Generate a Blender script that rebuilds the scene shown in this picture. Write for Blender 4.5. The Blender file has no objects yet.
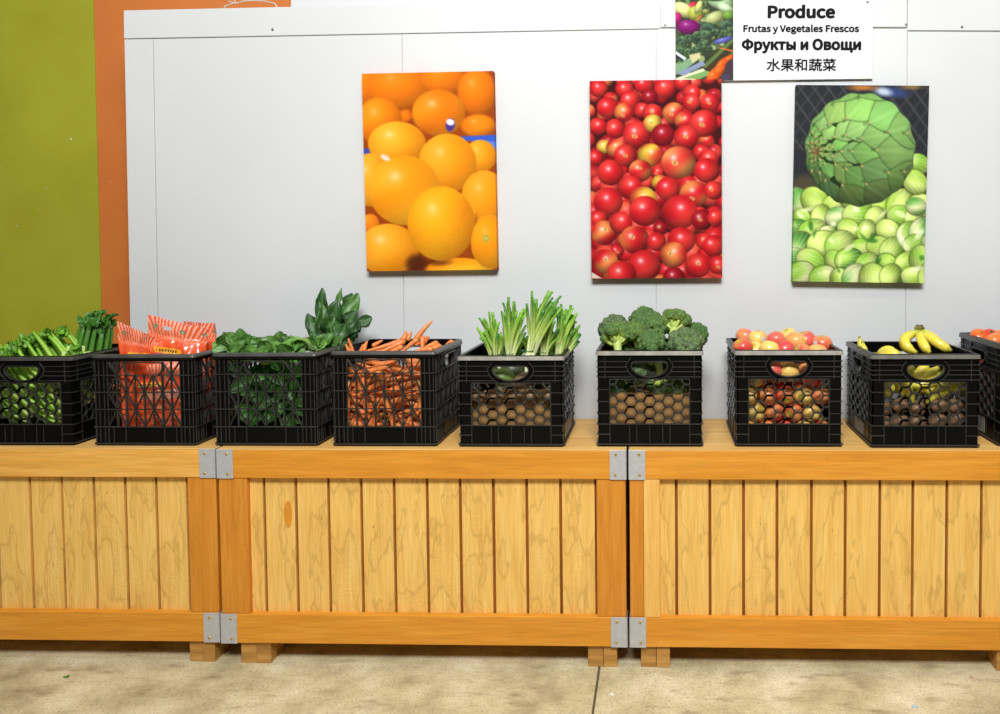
import bpy, math, random
import numpy as np
from mathutils import Vector, Matrix, noise
RND = random.Random(7)
PI = math.pi
scene = bpy.context.scene
COL = scene.collection

# ------------------------------------------------------------------ camera model (image 1000 x 714)
F = 792.0
D = 2.38
VPX, VPY = 660.0, 244.0
yaw, pitch, rol = math.radians(1.8), math.radians(2.2), 0.006
Fw = Vector((-math.sin(yaw) * math.cos(pitch), math.cos(yaw) * math.cos(pitch), -math.sin(pitch)))
R0 = Vector((math.cos(yaw), math.sin(yaw), 0))
U0 = R0.cross(Fw)
Rt = (R0 * math.cos(rol) - U0 * math.sin(rol)).normalized()
Up = Rt.cross(Fw).normalized()
_d = Vector((0, 1, 0))
CX = VPX - F * _d.dot(Rt) / _d.dot(Fw)
CY = VPY + F * _d.dot(Up) / _d.dot(Fw)

def ray(px, py):
    return Fw + Rt * ((px - CX) / F) - Up * ((py - CY) / F)
_r = ray(430, 666)
H = -_r.z * (D + 0.005) / _r.y
CAM = Vector((0, -D, H))
def at(px, py, Y):
    r = ray(px, py)
    return CAM + r * ((Y - CAM.y) / r.y)
def atz(px, py, Z):
    r = ray(px, py)
    return CAM + r * ((Z - CAM.z) / r.z)
def mpp(Y):
    return (D + Y) / F

cam = bpy.data.cameras.new('camera')
co = bpy.data.objects.new('camera', cam)
COL.objects.link(co)
cam.sensor_width = 36
cam.lens = F * 36 / 1000
cam.shift_x = (500 - CX) / 1000
cam.shift_y = (CY - 357) / 1000
M = Matrix((Rt, Up, -Fw)).transposed().to_4x4()
M.translation = CAM
co.matrix_world = M
cam.clip_start = 0.05
scene.camera = co

# ------------------------------------------------------------------ colour + materials
def lin(c):
    c = c / 255.0
    return c / 12.92 if c <= 0.04045 else ((c + 0.055) / 1.055) ** 2.4
def rgb(r, g, b):
    return (lin(r), lin(g), lin(b), 1.0)
def S(r, g, b):
    return (lin(r), lin(g), lin(b))

class NT:
    def __init__(self, name):
        self.m = bpy.data.materials.new(name)
        self.m.use_nodes = True
        self.t = self.m.node_tree
        self.n = self.t.nodes
        self.b = self.n['Principled BSDF']
    def add(self, typ, **kw):
        nd = self.n.new(typ)
        for k, v in kw.items():
            if k.startswith('i_'):
                nd.inputs[k[2:].replace('_', ' ')].default_value = v
            else:
                setattr(nd, k, v)
        return nd
    def link(self, a, b):
        self.t.links.new(a, b)
    def coords(self, scale=(1, 1, 1), rnd=False, kind='Object'):
        tc = self.add('ShaderNodeTexCoord')
        mp = self.add('ShaderNodeMapping')
        mp.inputs['Scale'].default_value = scale
        self.link(tc.outputs[kind], mp.inputs['Vector'])
        if rnd:
            oi = self.add('ShaderNodeObjectInfo')
            ml = self.add('ShaderNodeMath', operation='MULTIPLY')
            ml.inputs[1].default_value = 37.0
            self.link(oi.outputs['Random'], ml.inputs[0])
            cb = self.add('ShaderNodeCombineXYZ')
            for k in 'XYZ':
                self.link(ml.outputs[0], cb.inputs[k])
            self.link(cb.outputs[0], mp.inputs['Location'])
        return mp.outputs[0]
    def noise(self, vec, scale, detail=4, rough=0.55):
        nd = self.add('ShaderNodeTexNoise')
        nd.inputs['Scale'].default_value = scale
        nd.inputs['Detail'].default_value = detail
        nd.inputs['Roughness'].default_value = rough
        self.link(vec, nd.inputs['Vector'])
        return nd.outputs['Fac']
    def ramp(self, fac, stops):
        r = self.add('ShaderNodeValToRGB')
        el = r.color_ramp.elements
        while len(el) < len(stops):
            el.new(0.5)
        for e, (p, c) in zip(el, stops):
            e.position = p
            e.color = c if len(c) == 4 else tuple(c) + (1,)
        self.link(fac, r.inputs[0])
        return r.outputs[0]
    def mix(self, fac, a, b, mode='MIX'):
        m = self.add('ShaderNodeMix', data_type='RGBA', blend_type=mode)
        for sock, v in ((m.inputs[0], fac), (m.inputs[6], a), (m.inputs[7], b)):
            if hasattr(v, 'links'):
                self.link(v, sock)
            else:
                sock.default_value = v
        return m.outputs[2]
    def bump(self, h, strength=0.3, dist=0.01):
        b = self.add('ShaderNodeBump')
        b.inputs['Strength'].default_value = strength
        b.inputs['Distance'].default_value = dist
        self.link(h, b.inputs['Height'])
        self.link(b.outputs[0], self.b.inputs['Normal'])
    def base(self, sock):
        if hasattr(sock, 'links'):
            self.link(sock, self.b.inputs['Base Color'])
        else:
            self.b.inputs['Base Color'].default_value = sock
    def rough(self, v):
        if hasattr(v, 'links'):
            self.link(v, self.b.inputs['Roughness'])
        else:
            self.b.inputs['Roughness'].default_value = v

G = lambda v: (v, v, v, 1)

def mat_plain(name, col, rough=0.5, metal=0.0, var=0.12, nscale=30, bump=0.0, spec=0.5):
    m = NT(name)
    v = m.coords()
    n = m.noise(v, nscale)
    f = m.ramp(n, [(0.3, G(1 - var)), (0.7, G(1))])
    m.base(m.mix(1.0, col, f, 'MULTIPLY'))
    m.rough(rough)
    m.b.inputs['Metallic'].default_value = metal
    m.b.inputs['Specular IOR Level'].default_value = spec
    if bump:
        m.bump(n, bump, 0.003)
    return m.m

def mat_attr(name, rough=0.5, var=0.1, nscale=60, bump=0.0, spec=0.5, bscale=None, sss=0.0, coat=0.0, transl=0.0):
    m = NT(name)
    a = m.add('ShaderNodeVertexColor', layer_name='Col')
    v = m.coords(rnd=True)
    n = m.noise(v, nscale)
    f = m.ramp(n, [(0.3, G(1 - var)), (0.7, G(1))])
    c = m.mix(1.0, a.outputs[0], f, 'MULTIPLY')
    m.base(c)
    m.rough(rough)
    m.b.inputs['Specular IOR Level'].default_value = spec
    m.b.inputs['Coat Weight'].default_value = coat
    if sss:
        m.b.inputs['Subsurface Weight'].default_value = sss
        m.b.inputs['Subsurface Scale'].default_value = 0.01
    if bump:
        bn = m.noise(v, bscale or nscale)
        m.bump(bn, bump, 0.003)
    if transl:
        tr = m.add('ShaderNodeBsdfTranslucent')
        m.link(c, tr.inputs[0])
        mx = m.add('ShaderNodeMixShader')
        mx.inputs[0].default_value = transl
        m.link(m.b.outputs[0], mx.inputs[1])
        m.link(tr.outputs[0], mx.inputs[2])
        m.link(mx.outputs[0], m.n['Material Output'].inputs[0])
    return m.m

def mat_wood(name, c0, c1, c2, axis, stain=0.0, rough=0.5, knots=0.0):
    """wood with grain along axis ('x' or 'z')"""
    m = NT(name)
    sc = (1.2, 14, 14) if axis == 'x' else (14, 14, 1.2)
    v = m.coords(sc, rnd=True)
    n = m.noise(v, 3.0, 6, 0.6)
    col = m.ramp(n, [(0.28, c0), (0.5, c1), (0.72, c2)])
    vf = m.coords((4, 110, 110) if axis == 'x' else (110, 110, 4), rnd=True)
    nf = m.noise(vf, 2.0, 3)
    ff = m.ramp(nf, [(0.35, G(0.86)), (0.6, G(1))])
    col = m.mix(1.0, col, ff, 'MULTIPLY')
    h = nf
    if stain:
        vs = m.coords((9, 9, 2.6), rnd=True)
        ns = m.noise(vs, 1.5, 3, 0.5)
        line = m.ramp(ns, [(0.50, G(0)), (0.525, G(1)), (0.54, G(0.25)), (0.62, G(0.0))])
        dk = tuple(x * 0.62 for x in c0[:3]) + (1,)
        s1 = m.add('ShaderNodeMath', operation='MULTIPLY')
        s1.inputs[1].default_value = stain
        m.link(line, s1.inputs[0])
        col = m.mix(s1.outputs[0], col, dk)
        area = m.ramp(ns, [(0.53, G(0)), (0.56, G(1))])
        vg = m.coords((55, 55, 130), rnd=True)
        ng = m.noise(vg, 1.3, 2)
        hm = m.mix(1.0, area, ng, 'MULTIPLY')
        h = hm
        m.bump(h, 0.35, 0.004)
    else:
        m.bump(h, 0.12, 0.002)
    # small dark nicks and specks of wear
    vk = m.coords((25, 25, 8) if axis == 'z' else (8, 25, 25), rnd=True)
    nk = m.noise(vk, 4.0, 2)
    kk = m.ramp(nk, [(0.735, G(0)), (0.77, G(1))])
    k1 = m.add('ShaderNodeMath', operation='MULTIPLY')
    k1.inputs[1].default_value = 0.55
    m.link(kk, k1.inputs[0])
    col = m.mix(k1.outputs[0], col, rgb(120, 70, 25))
    m.base(col)
    m.rough(rough)
    m.b.inputs['Specular IOR Level'].default_value = 0.35
    return m.m

MT = {}
MT['rail'] = mat_wood('rail_wood', rgb(208, 134, 36), rgb(220, 146, 44), rgb(230, 160, 58), 'x')
MT['post'] = mat_wood('post_wood', rgb(200, 124, 34), rgb(212, 136, 42), rgb(222, 150, 54), 'z')
MT['slat'] = mat_wood('slat_wood', rgb(230, 178, 88), rgb(238, 190, 100), rgb(243, 202, 118), 'z', stain=0.55)
MT['rail_pale'] = mat_wood('pale_rail_wood', rgb(222, 156, 60), rgb(234, 172, 78), rgb(240, 186, 98), 'x')
MT['pale'] = mat_wood('pale_wood', rgb(224, 166, 80), rgb(238, 184, 96), rgb(246, 204, 120), 'z')
MT['foot'] = mat_wood('foot_wood', rgb(140, 98, 44), rgb(184, 134, 66), rgb(206, 158, 86), 'x')
MT['backing'] = mat_wood('groove_wood', rgb(126, 70, 18), rgb(148, 86, 24), rgb(166, 102, 34), 'z')
MT['top'] = mat_wood('top_wood', rgb(222, 164, 84), rgb(234, 182, 102), rgb(242, 198, 122), 'x')
MT['galv'] = mat_plain('galvanised_steel', rgb(196, 198, 200), 0.45, 0.35, 0.12, 60)
MT['brass'] = mat_plain('brass_screw', rgb(200, 165, 70), 0.35, 0.7, 0.2, 200)
MT['screw'] = mat_plain('dull_screw', rgb(120, 118, 112), 0.4, 0.6, 0.2, 200)
MT['black'] = mat_plain('black_crate_plastic', rgb(10, 10, 9), 0.3, 0, 0.25, 25, spec=0.12)
MT['rib'] = mat_plain('scuffed_black_ribs', rgb(54, 53, 50), 0.32, 0, 0.5, 35, spec=0.55)  # lighter than the sheets: rib and bar highlights put into the colour
MT['rim_a'] = mat_plain('worn_rim_plastic', rgb(168, 163, 152), 0.4, 0, 0.35, 40)  # outer face of hex rims: bright highlight put into the colour
MT['rim_b'] = mat_plain('scuffed_rim_plastic', rgb(78, 76, 72), 0.35, 0, 0.4, 40)  # upper curve of grid rims, some hex rims: dimmer highlight painted in
MT['rim_c'] = mat_plain('grey_rim_plastic', rgb(120, 117, 110), 0.38, 0, 0.35, 40)  # banana crate's rim front: mid-grey highlight painted as colour
MT['purple'] = mat_plain('purple_plastic', rgb(70, 60, 130), 0.4, 0, 0.15, 25)
MT['sticker'] = mat_plain('grey_label_paper', rgb(150, 150, 145), 0.6, 0, 0.3, 60)
MT['white_panel'] = None
MT['produce'] = mat_attr('produce_skin', 0.42, 0.14, 90)
MT['leaf'] = mat_attr('leaf_green', 0.42, 0.22, 45, 0.4, transl=0.22)
MT['stalk'] = mat_attr('stalk_skin', 0.42, 0.12, 70, transl=0.12)
MT['broc'] = mat_attr('broccoli_buds', 0.7, 0.5, 22, 1.0, bscale=30, spec=0.25)
MT['fruit'] = mat_attr('fruit_skin', 0.28, 0.10, 60, coat=0.1)
MT['film'] = mat_attr('printed_film', 0.22, 0.10, 25, 0.35, bscale=28, coat=0.3)
MT['print'] = mat_attr('print_ink', 0.7, 0.0, 10, spec=0.12)
MT['card'] = mat_plain('brown_cardboard', rgb(176, 132, 76), 0.8, 0, 0.12, 30)
MT['tie'] = mat_plain('rubber_band', rgb(70, 120, 70), 0.5)
MT['ink'] = mat_plain('black_lettering', rgb(14, 13, 14), 0.6, 0, 0.0, spec=0.1)
MT['board'] = mat_plain('white_sign_board', rgb(219, 218, 219), 0.5, 0, 0.02, 8)
MT['stem'] = mat_plain('dry_stem', rgb(95, 75, 40), 0.7)

# ------------------------------------------------------------------ mesh builder
class MB:
    def __init__(self):
        self.v, self.f, self.mi, self.c = [], [], [], []
        self.cur = 0
        self.col = (1, 1, 1)
    def vert(self, p, c=None):
        self.v.append(tuple(p))
        self.c.append(c or self.col)
        return len(self.v) - 1
    def face(self, *ids):
        self.f.append(ids)
        self.mi.append(self.cur)
    def box(self, x0, x1, y0, y1, z0, z1):
        b = len(self.v)
        for z in (z0, z1):
            for x, y in ((x0, y0), (x1, y0), (x1, y1), (x0, y1)):
                self.vert((x, y, z))
        for q in ((0, 3, 2, 1), (4, 5, 6, 7), (0, 1, 5, 4), (1, 2, 6, 5), (2, 3, 7, 6), (3, 0, 4, 7)):
            self.face(*[b + i for i in q])
    def bar(self, u0, z0, u1, z1, w, y0, y1):
        """bar in the xz plane between two points, width w, from depth y0 to y1"""
        d = Vector((u1 - u0, z1 - z0))
        if d.length < 1e-6:
            return
        d.normalize()
        n = Vector((-d.y, d.x)) * (w / 2)
        b = len(self.v)
        for y in (y0, y1):
            for (u, z, s) in ((u0, z0, 1), (u1, z1, 1), (u1, z1, -1), (u0, z0, -1)):
                self.vert((u + n.x * s, y, z + n.y * s))
        for q in ((0, 1, 2, 3), (7, 6, 5, 4), (0, 4, 5, 1), (1, 5, 6, 2), (2, 6, 7, 3), (3, 7, 4, 0)):
            self.face(*[b + i for i in q])
    def tube(self, pts, rad, n=8, cols=None, ridge=0.0, nr=5, flat=None, caps=True, up=None):
        pts = [Vector(p) for p in pts]
        k = len(pts)
        rings = []
        ref = up or Vector((0.31, 0.52, 0.8))
        for i, p in enumerate(pts):
            t = (pts[min(i + 1, k - 1)] - pts[max(i - 1, 0)])
            if t.length < 1e-9:
                t = Vector((0, 0, 1))
            t.normalize()
            a = ref - t * ref.dot(t)
            if a.length < 1e-4:
                a = t.orthogonal()
            a.normalize()
            b = t.cross(a)
            ref = a
            r = rad[i] if hasattr(rad, '__len__') else rad
            fl = 1.0 if flat is None else (flat[i] if hasattr(flat, '__len__') else flat)
            c = cols[i] if cols else None
            ring = []
            for j in range(n):
                th = 2 * PI * j / n
                rr = r * (1 + ridge * math.cos(nr * th))
                ring.append(self.vert(p + a * (math.cos(th) * rr * fl) + b * (math.sin(th) * rr), c))
            rings.append(ring)
        for i in range(k - 1):
            for j in range(n):
                self.face(rings[i][j], rings[i][(j + 1) % n], rings[i + 1][(j + 1) % n], rings[i + 1][j])
        if caps:
            self.face(*reversed(rings[0]))
            self.face(*rings[-1])
        return rings
    def lathe(self, prof, n=24, cols=None, c=(0, 0, 0), wob=0.0, lob=5):
        """prof: list of (r, z)"""
        rings = []
        for i, (r, z) in enumerate(prof):
            cc = cols[i] if cols else None
            if r < 1e-6:
                rings.append([self.vert((c[0], c[1], c[2] + z), cc)])
            else:
                rings.append([self.vert((c[0] + r * (1 + wob * math.cos(lob * 2 * PI * j / n)) * math.cos(2 * PI * j / n),
                                         c[1] + r * (1 + wob * math.cos(lob * 2 * PI * j / n)) * math.sin(2 * PI * j / n), c[2] + z), cc) for j in range(n)])
        for a, b in zip(rings, rings[1:]):
            if len(a) == 1 and len(b) > 1:
                for j in range(n):
                    self.face(a[0], b[(j + 1) % n], b[j])
            elif len(b) == 1 and len(a) > 1:
                for j in range(n):
                    self.face(a[j], a[(j + 1) % n], b[0])
            elif len(a) > 1:
                for j in range(n):
                    self.face(a[j], a[(j + 1) % n], b[(j + 1) % n], b[j])
        if len(rings[0]) > 1:
            self.face(*reversed(rings[0]))
        if len(rings[-1]) > 1:
            self.face(*rings[-1])
    def ring_frame(self, prof, half_x, half_y, corner=0.012, seg=3, mats=None):
        """closed profile [(inset from outer, z)] swept round a rounded rectangle"""
        path = []
        for (sx, sy, a0) in ((1, -1, -PI / 2), (1, 1, 0), (-1, 1, PI / 2), (-1, -1, PI)):
            for k in range(seg + 1):
                a = a0 + (PI / 2) * k / seg
                path.append((sx, sy, math.cos(a), math.sin(a)))
        rings = []
        for (sx, sy, ca, sa) in path:
            ring = []
            for (ins, z) in prof:
                cx, cy = sx * (half_x - corner), sy * (half_y - corner)
                rr = corner - ins
                if rr < 0:
                    cx += sx * rr; cy += sy * rr; rr2 = 0
                    ring.append(self.vert((cx, cy, z)))
                else:
                    ring.append(self.vert((cx + ca * rr, cy + sa * rr, z)))
            rings.append(ring)
        m, k = len(prof), len(rings)
        for i in range(k):
            for j in range(m):
                if mats: self.cur = mats[j]
                self.face(rings[i][j], rings[(i + 1) % k][j], rings[(i + 1) % k][(j + 1) % m], rings[i][(j + 1) % m])
    def ico(self, c, r, sub=2, colf=None, disp=None, sq=(1, 1, 1), rot=None):
        vs, fs = ICO[sub]
        b = len(self.v)
        for p in vs:
            q = Vector((p[0] * sq[0], p[1] * sq[1], p[2] * sq[2])) * r
            if disp:
                q *= 1 + disp(p)
            if rot:
                q = rot @ q
            self.vert((c[0] + q.x, c[1] + q.y, c[2] + q.z), colf(p) if colf else None)
        for f in fs:
            self.face(*[b + i for i in f])
    def build(self, name, mats, parent=None, smooth=True, bevel=0.0, angle=None, loc=None):
        me = bpy.data.meshes.new(name)
        me.from_pydata(self.v, [], self.f)
        mats = mats if isinstance(mats, (list, tuple)) else [mats]
        for m in mats:
            me.materials.append(m)
        if len(mats) > 1:
            me.polygons.foreach_set('material_index', self.mi)
        ca = me.color_attributes.new('Col', 'FLOAT_COLOR', 'POINT')
        ca.data.foreach_set('color', [x for c in self.c for x in (c[0], c[1], c[2], 1.0)])
        me.polygons.foreach_set('use_smooth', [smooth] * len(me.polygons))
        if smooth and angle is not None:
            me.set_sharp_from_angle(angle=math.radians(angle))
        me.update()
        o = bpy.data.objects.new(name, me)
        COL.objects.link(o)
        if parent:
            o.parent = parent
        if loc is not None:
            o.location = loc
        if bevel:
            bv = o.modifiers.new('edge', 'BEVEL')
            bv.width = bevel
            bv.segments = 2
            bv.limit_method = 'ANGLE'
        return o

def make_ico(sub):
    import bmesh
    bm = bmesh.new()
    bmesh.ops.create_icosphere(bm, subdivisions=sub, radius=1.0)
    bm.verts.ensure_lookup_table()
    vs = [tuple(v.co) for v in bm.verts]
    fs = [tuple(v.index for v in f.verts) for f in bm.faces]
    bm.free()
    return vs, fs
ICO = {k: make_ico(k) for k in (1, 2, 3, 4)}

def tag(o, label=None, cat=None, group=None, kind=None):
    if label: o['label'] = label
    if cat: o['category'] = cat
    if group: o['group'] = group
    if kind: o['kind'] = kind
    return o
def thing(name, label, cat, loc=(0, 0, 0), rot=(0, 0, 0), group=None):
    o = bpy.data.objects.new(name, None)
    COL.objects.link(o)
    o.empty_display_size = 0.05
    o.location = loc
    o.rotation_euler = rot
    return tag(o, label, cat, group)
def kids(o):
    return [c for c in bpy.data.objects if c.parent is o]
def copy_tree(o, parent=None, label=None):
    c = o.copy()
    COL.objects.link(c)
    c.parent = parent
    for ch in kids(o):
        copy_tree(ch, c)
    if label:
        c['label'] = label
    return c
def orient(d, rollang=0.0):
    """euler that turns local +z onto d"""
    q = Vector((0, 0, 1)).rotation_difference(Vector(d).normalized())
    return (q.to_matrix() @ Matrix.Rotation(rollang, 3, 'Z')).to_euler()
def lerp(a, b, t):
    return tuple(x + (y - x) * t for x, y in zip(a, b))

# ------------------------------------------------------------------ the setting
WALL = 0.433
TOPZ = at(430, 449.3, 0.0).z

def mat_white():
    m = NT('white_painted_panel')
    v = m.coords()
    n = m.noise(v, 1.6, 4)
    c = m.ramp(n, [(0.35, rgb(207, 208, 206)), (0.65, rgb(212, 213, 212))])
    n2 = m.noise(v, 9.0, 2)
    st = m.ramp(n2, [(0.74, G(0)), (0.80, G(0.35))])
    m.base(m.mix(st, c, rgb(212, 202, 182)))
    m.rough(0.5)
    m.b.inputs['Specular IOR Level'].default_value = 0.3
    m.bump(m.noise(v, 160, 2), 0.03, 0.001)
    return m.m
MT['white_panel'] = mat_white()

def mat_paint(name, c0, c1, chip):
    m = NT(name)
    v = m.coords()
    n = m.noise(v, 3.0, 5)
    c = m.ramp(n, [(0.3, c0), (0.7, c1)])
    n2 = m.noise(v, 42, 2)
    n3 = m.noise(v, 2.3, 1)
    a = m.ramp(n2, [(0.745, G(0)), (0.76, G(1))])
    b = m.ramp(n3, [(0.52, G(0)), (0.6, G(1))])
    mk = m.mix(1.0, a, b, 'MULTIPLY')
    m.base(m.mix(mk, c, chip))
    m.rough(0.55)
    m.bump(m.noise(v, 220, 2), 0.08, 0.001)
    return m.m
MT['green'] = mat_paint('green_wall_paint', rgb(152, 152, 32), rgb(164, 165, 44), rgb(210, 205, 180))
MT['orange'] = mat_paint('orange_wall_paint', rgb(196, 108, 44), rgb(206, 120, 52), rgb(215, 200, 190))

def mat_concrete():
    m = NT('stained_concrete')
    v = m.coords()
    n = m.noise(v, 4.0, 8, 0.65)
    c = m.ramp(n, [(0.3, rgb(158, 142, 104)), (0.5, rgb(206, 192, 150)), (0.68, rgb(234, 222, 186))])
    n2 = m.noise(v, 130, 5, 0.75)
    sp = m.ramp(n2, [(0.33, G(0.45)), (0.47, G(1))])
    c = m.mix(1.0, c, sp, 'MULTIPLY')
    vs = m.coords((3, 8, 3))
    n3 = m.noise(vs, 2.1, 5, 0.6)
    st = m.ramp(n3, [(0.55, G(0)), (0.72, G(0.6))])
    c = m.mix(st, c, rgb(120, 98, 62))
    n4 = m.noise(m.coords((14, 22, 14)), 2.4, 2)
    dk = m.ramp(n4, [(0.73, G(0)), (0.78, G(0.6))])
    c = m.mix(dk, c, rgb(86, 72, 50))
    m.base(c)
    m.rough(0.75)
    m.bump(n2, 0.35, 0.003)
    return m.m
MT['floor'] = mat_concrete()
MT['joint'] = mat_plain('joint_filler', rgb(92, 80, 62), 0.9)

sx = at(597, 700, -0.1).x
sx = atz(596, 690, 0).x
mb = MB()
mb.box(-4.5, sx - 0.003, -4.5, 1.2, -0.1, 0)
mb.box(sx + 0.003, 4.5, -4.5, 1.2, -0.1, 0)
fl = mb.build('floor', MT['floor'], smooth=False, bevel=0.003)
tag(fl, kind='structure')
mb = MB(); mb.box(sx - 0.003, sx + 0.003, -4.5, 1.2, -0.1, -0.004)
tag(mb.build('joint', MT['joint'], fl, smooth=False), kind='structure')

# back wall (orange) with the green stretch on the left
BW = WALL + 0.24
gx0, gx1 = at(94, 0, BW).x, at(102, 310, BW).x
mb = MB(); mb.box(gx0 - 0.02, 4.5, BW, BW + 0.1, 0, 3.2)
tag(mb.build('wall_back', MT['orange'], smooth=False), kind='structure')
mb = MB()
b0 = len(mb.v)
gz0, gz1 = at(94, 0, BW).z, at(102, 310, BW).z
def gxz(z): return gx0 + (gx1 - gx0) * (z - gz0) / (gz1 - gz0)
for y in (BW - 0.004, BW + 0.1):
    for (x, z) in ((-4.5, 0), (gxz(0), 0), (gxz(3.2), 3.2), (-4.5, 3.2)):
        mb.vert((x, y, z))
for q in ((0, 1, 2, 3), (7, 6, 5, 4), (0, 4, 5, 1), (1, 5, 6, 2), (2, 6, 7, 3), (3, 7, 4, 0)):
    mb.face(*[b0 + i for i in q])
tag(mb.build('wall_left', MT['green'], smooth=False), kind='structure')

# white panelled partition in front of it
def px_prism(mb, quad, y0, y1, yref=WALL):
    """board whose front outline is the quad of pixels on the plane yref"""
    b = len(mb.v)
    P = [at(x, y, yref) for x, y in quad]
    for y in (y0, y1):
        for p in P:
            mb.vert((p.x, y, p.z))
    for q in ((3, 2, 1, 0), (4, 5, 6, 7), (1, 5, 4, 0), (2, 6, 5, 1), (3, 7, 6, 2), (0, 4, 7, 3)):
        mb.face(*[b + i for i in q])
PB = WALL + 0.12
mb = MB()
bz = 700
# boards: quads given as top-left, top-right, bottom-right, bottom-left
px_prism(mb, [(153.3, 39), (401.8, 34.2), (406.0, bz), (165, bz)], WALL, PB)
px_prism(mb, [(402.4, 34.2), (655.9, 29.5), (656.1, bz), (406.6, bz)], WALL, PB)
px_prism(mb, [(656.4, 29.3), (907.0, 29.6), (903.2, bz), (656.6, bz)], WALL, PB)
px_prism(mb, [(907.6, 31.5), (1230, 33), (1220, bz), (903.8, bz)], WALL, PB)
px_prism(mb, [(126, 14), (1225, -4), (1215, bz), (140, bz)], WALL + 0.005, PB - 0.002)
wc = mb.build('wall_center', MT['white_panel'], smooth=False, bevel=0.0012)
tag(wc, kind='structure')
mb = MB(); px_prism(mb, [(124.5, 39.5), (152.8, 39), (164.2, bz), (138, bz)], WALL - 0.001, PB)
tag(mb.build('trim_1', MT['white_panel'], smooth=False, bevel=0.0012), kind='structure')
mb = MB()
px_prism(mb, [(124, 10.5), (660, -1), (660, 28.6), (124.3, 38.6)], WALL - 0.002, PB)
t2 = mb.build('trim_2', MT['white_panel'], smooth=False, bevel=0.0015)
tag(t2, kind='structure')
mb = MB()
px_prism(mb, [(660.6, -1), (906.8, -6), (906.6, 27.2), (660.6, 27.2)], WALL - 0.003, PB)
t3 = mb.build('trim_3', MT['white_panel'], smooth=False, bevel=0.0015)
tag(t3, kind='structure')
mb = MB()
px_prism(mb, [(907.6, -6), (1230, -10), (1230, 31.6), (912, 31), (907.6, 27.8)][:3] + [(907.6, 30.4)], WALL - 0.002, PB)
t4 = mb.build('trim_4', MT['white_panel'], smooth=False, bevel=0.0015)
tag(t4, kind='structure')
mb = MB(); px_prism(mb, [(291, -60), (700, -60), (700, 30), (291, 30)], BW - 0.02, BW, BW - 0.02)
tag(mb.build('trim_5', MT['board'], smooth=False), kind='structure')

def screw_head(name, p, r, mat, parent, nrm_y=-1):
    mb = MB()
    prof = [(r, 0), (r, 0.0008), (r * 0.75, 0.0018), (0.0, 0.0022)]
    mb.lathe(prof, 12)
    mb.v = [(x, -z, y) for (x, y, z) in mb.v]
    o = mb.build(name, mat, parent, smooth=False)
    o.location = p
    return o
for (px, py, par) in ((272.5, 29.5, t2), (665, 25, t3), (906, 24.6, t3), (962, 27, t4)):
    p = at(px, py, WALL - 0.003)
    tag(screw_head('screw', p, 0.0042, MT['screw'], par), kind='structure')

# ------------------------------------------------------------------ wooden bins
RZ = {}
def zpx(px, py): return at(px, py, 0).z
Ztop = TOPZ
RT0, RT1 = zpx(430, 478.8), TOPZ - 0.004          # top rail
RB0, RB1 = zpx(430, 645.0), zpx(430, 615.8)       # bottom rail
BD = 0.425                                        # bin depth
def X0(px, py=550): return at(px, py, 0.0 if py == 550 else 0.011).x
def X1(px): return at(px, 550, 0.0215).x

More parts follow.
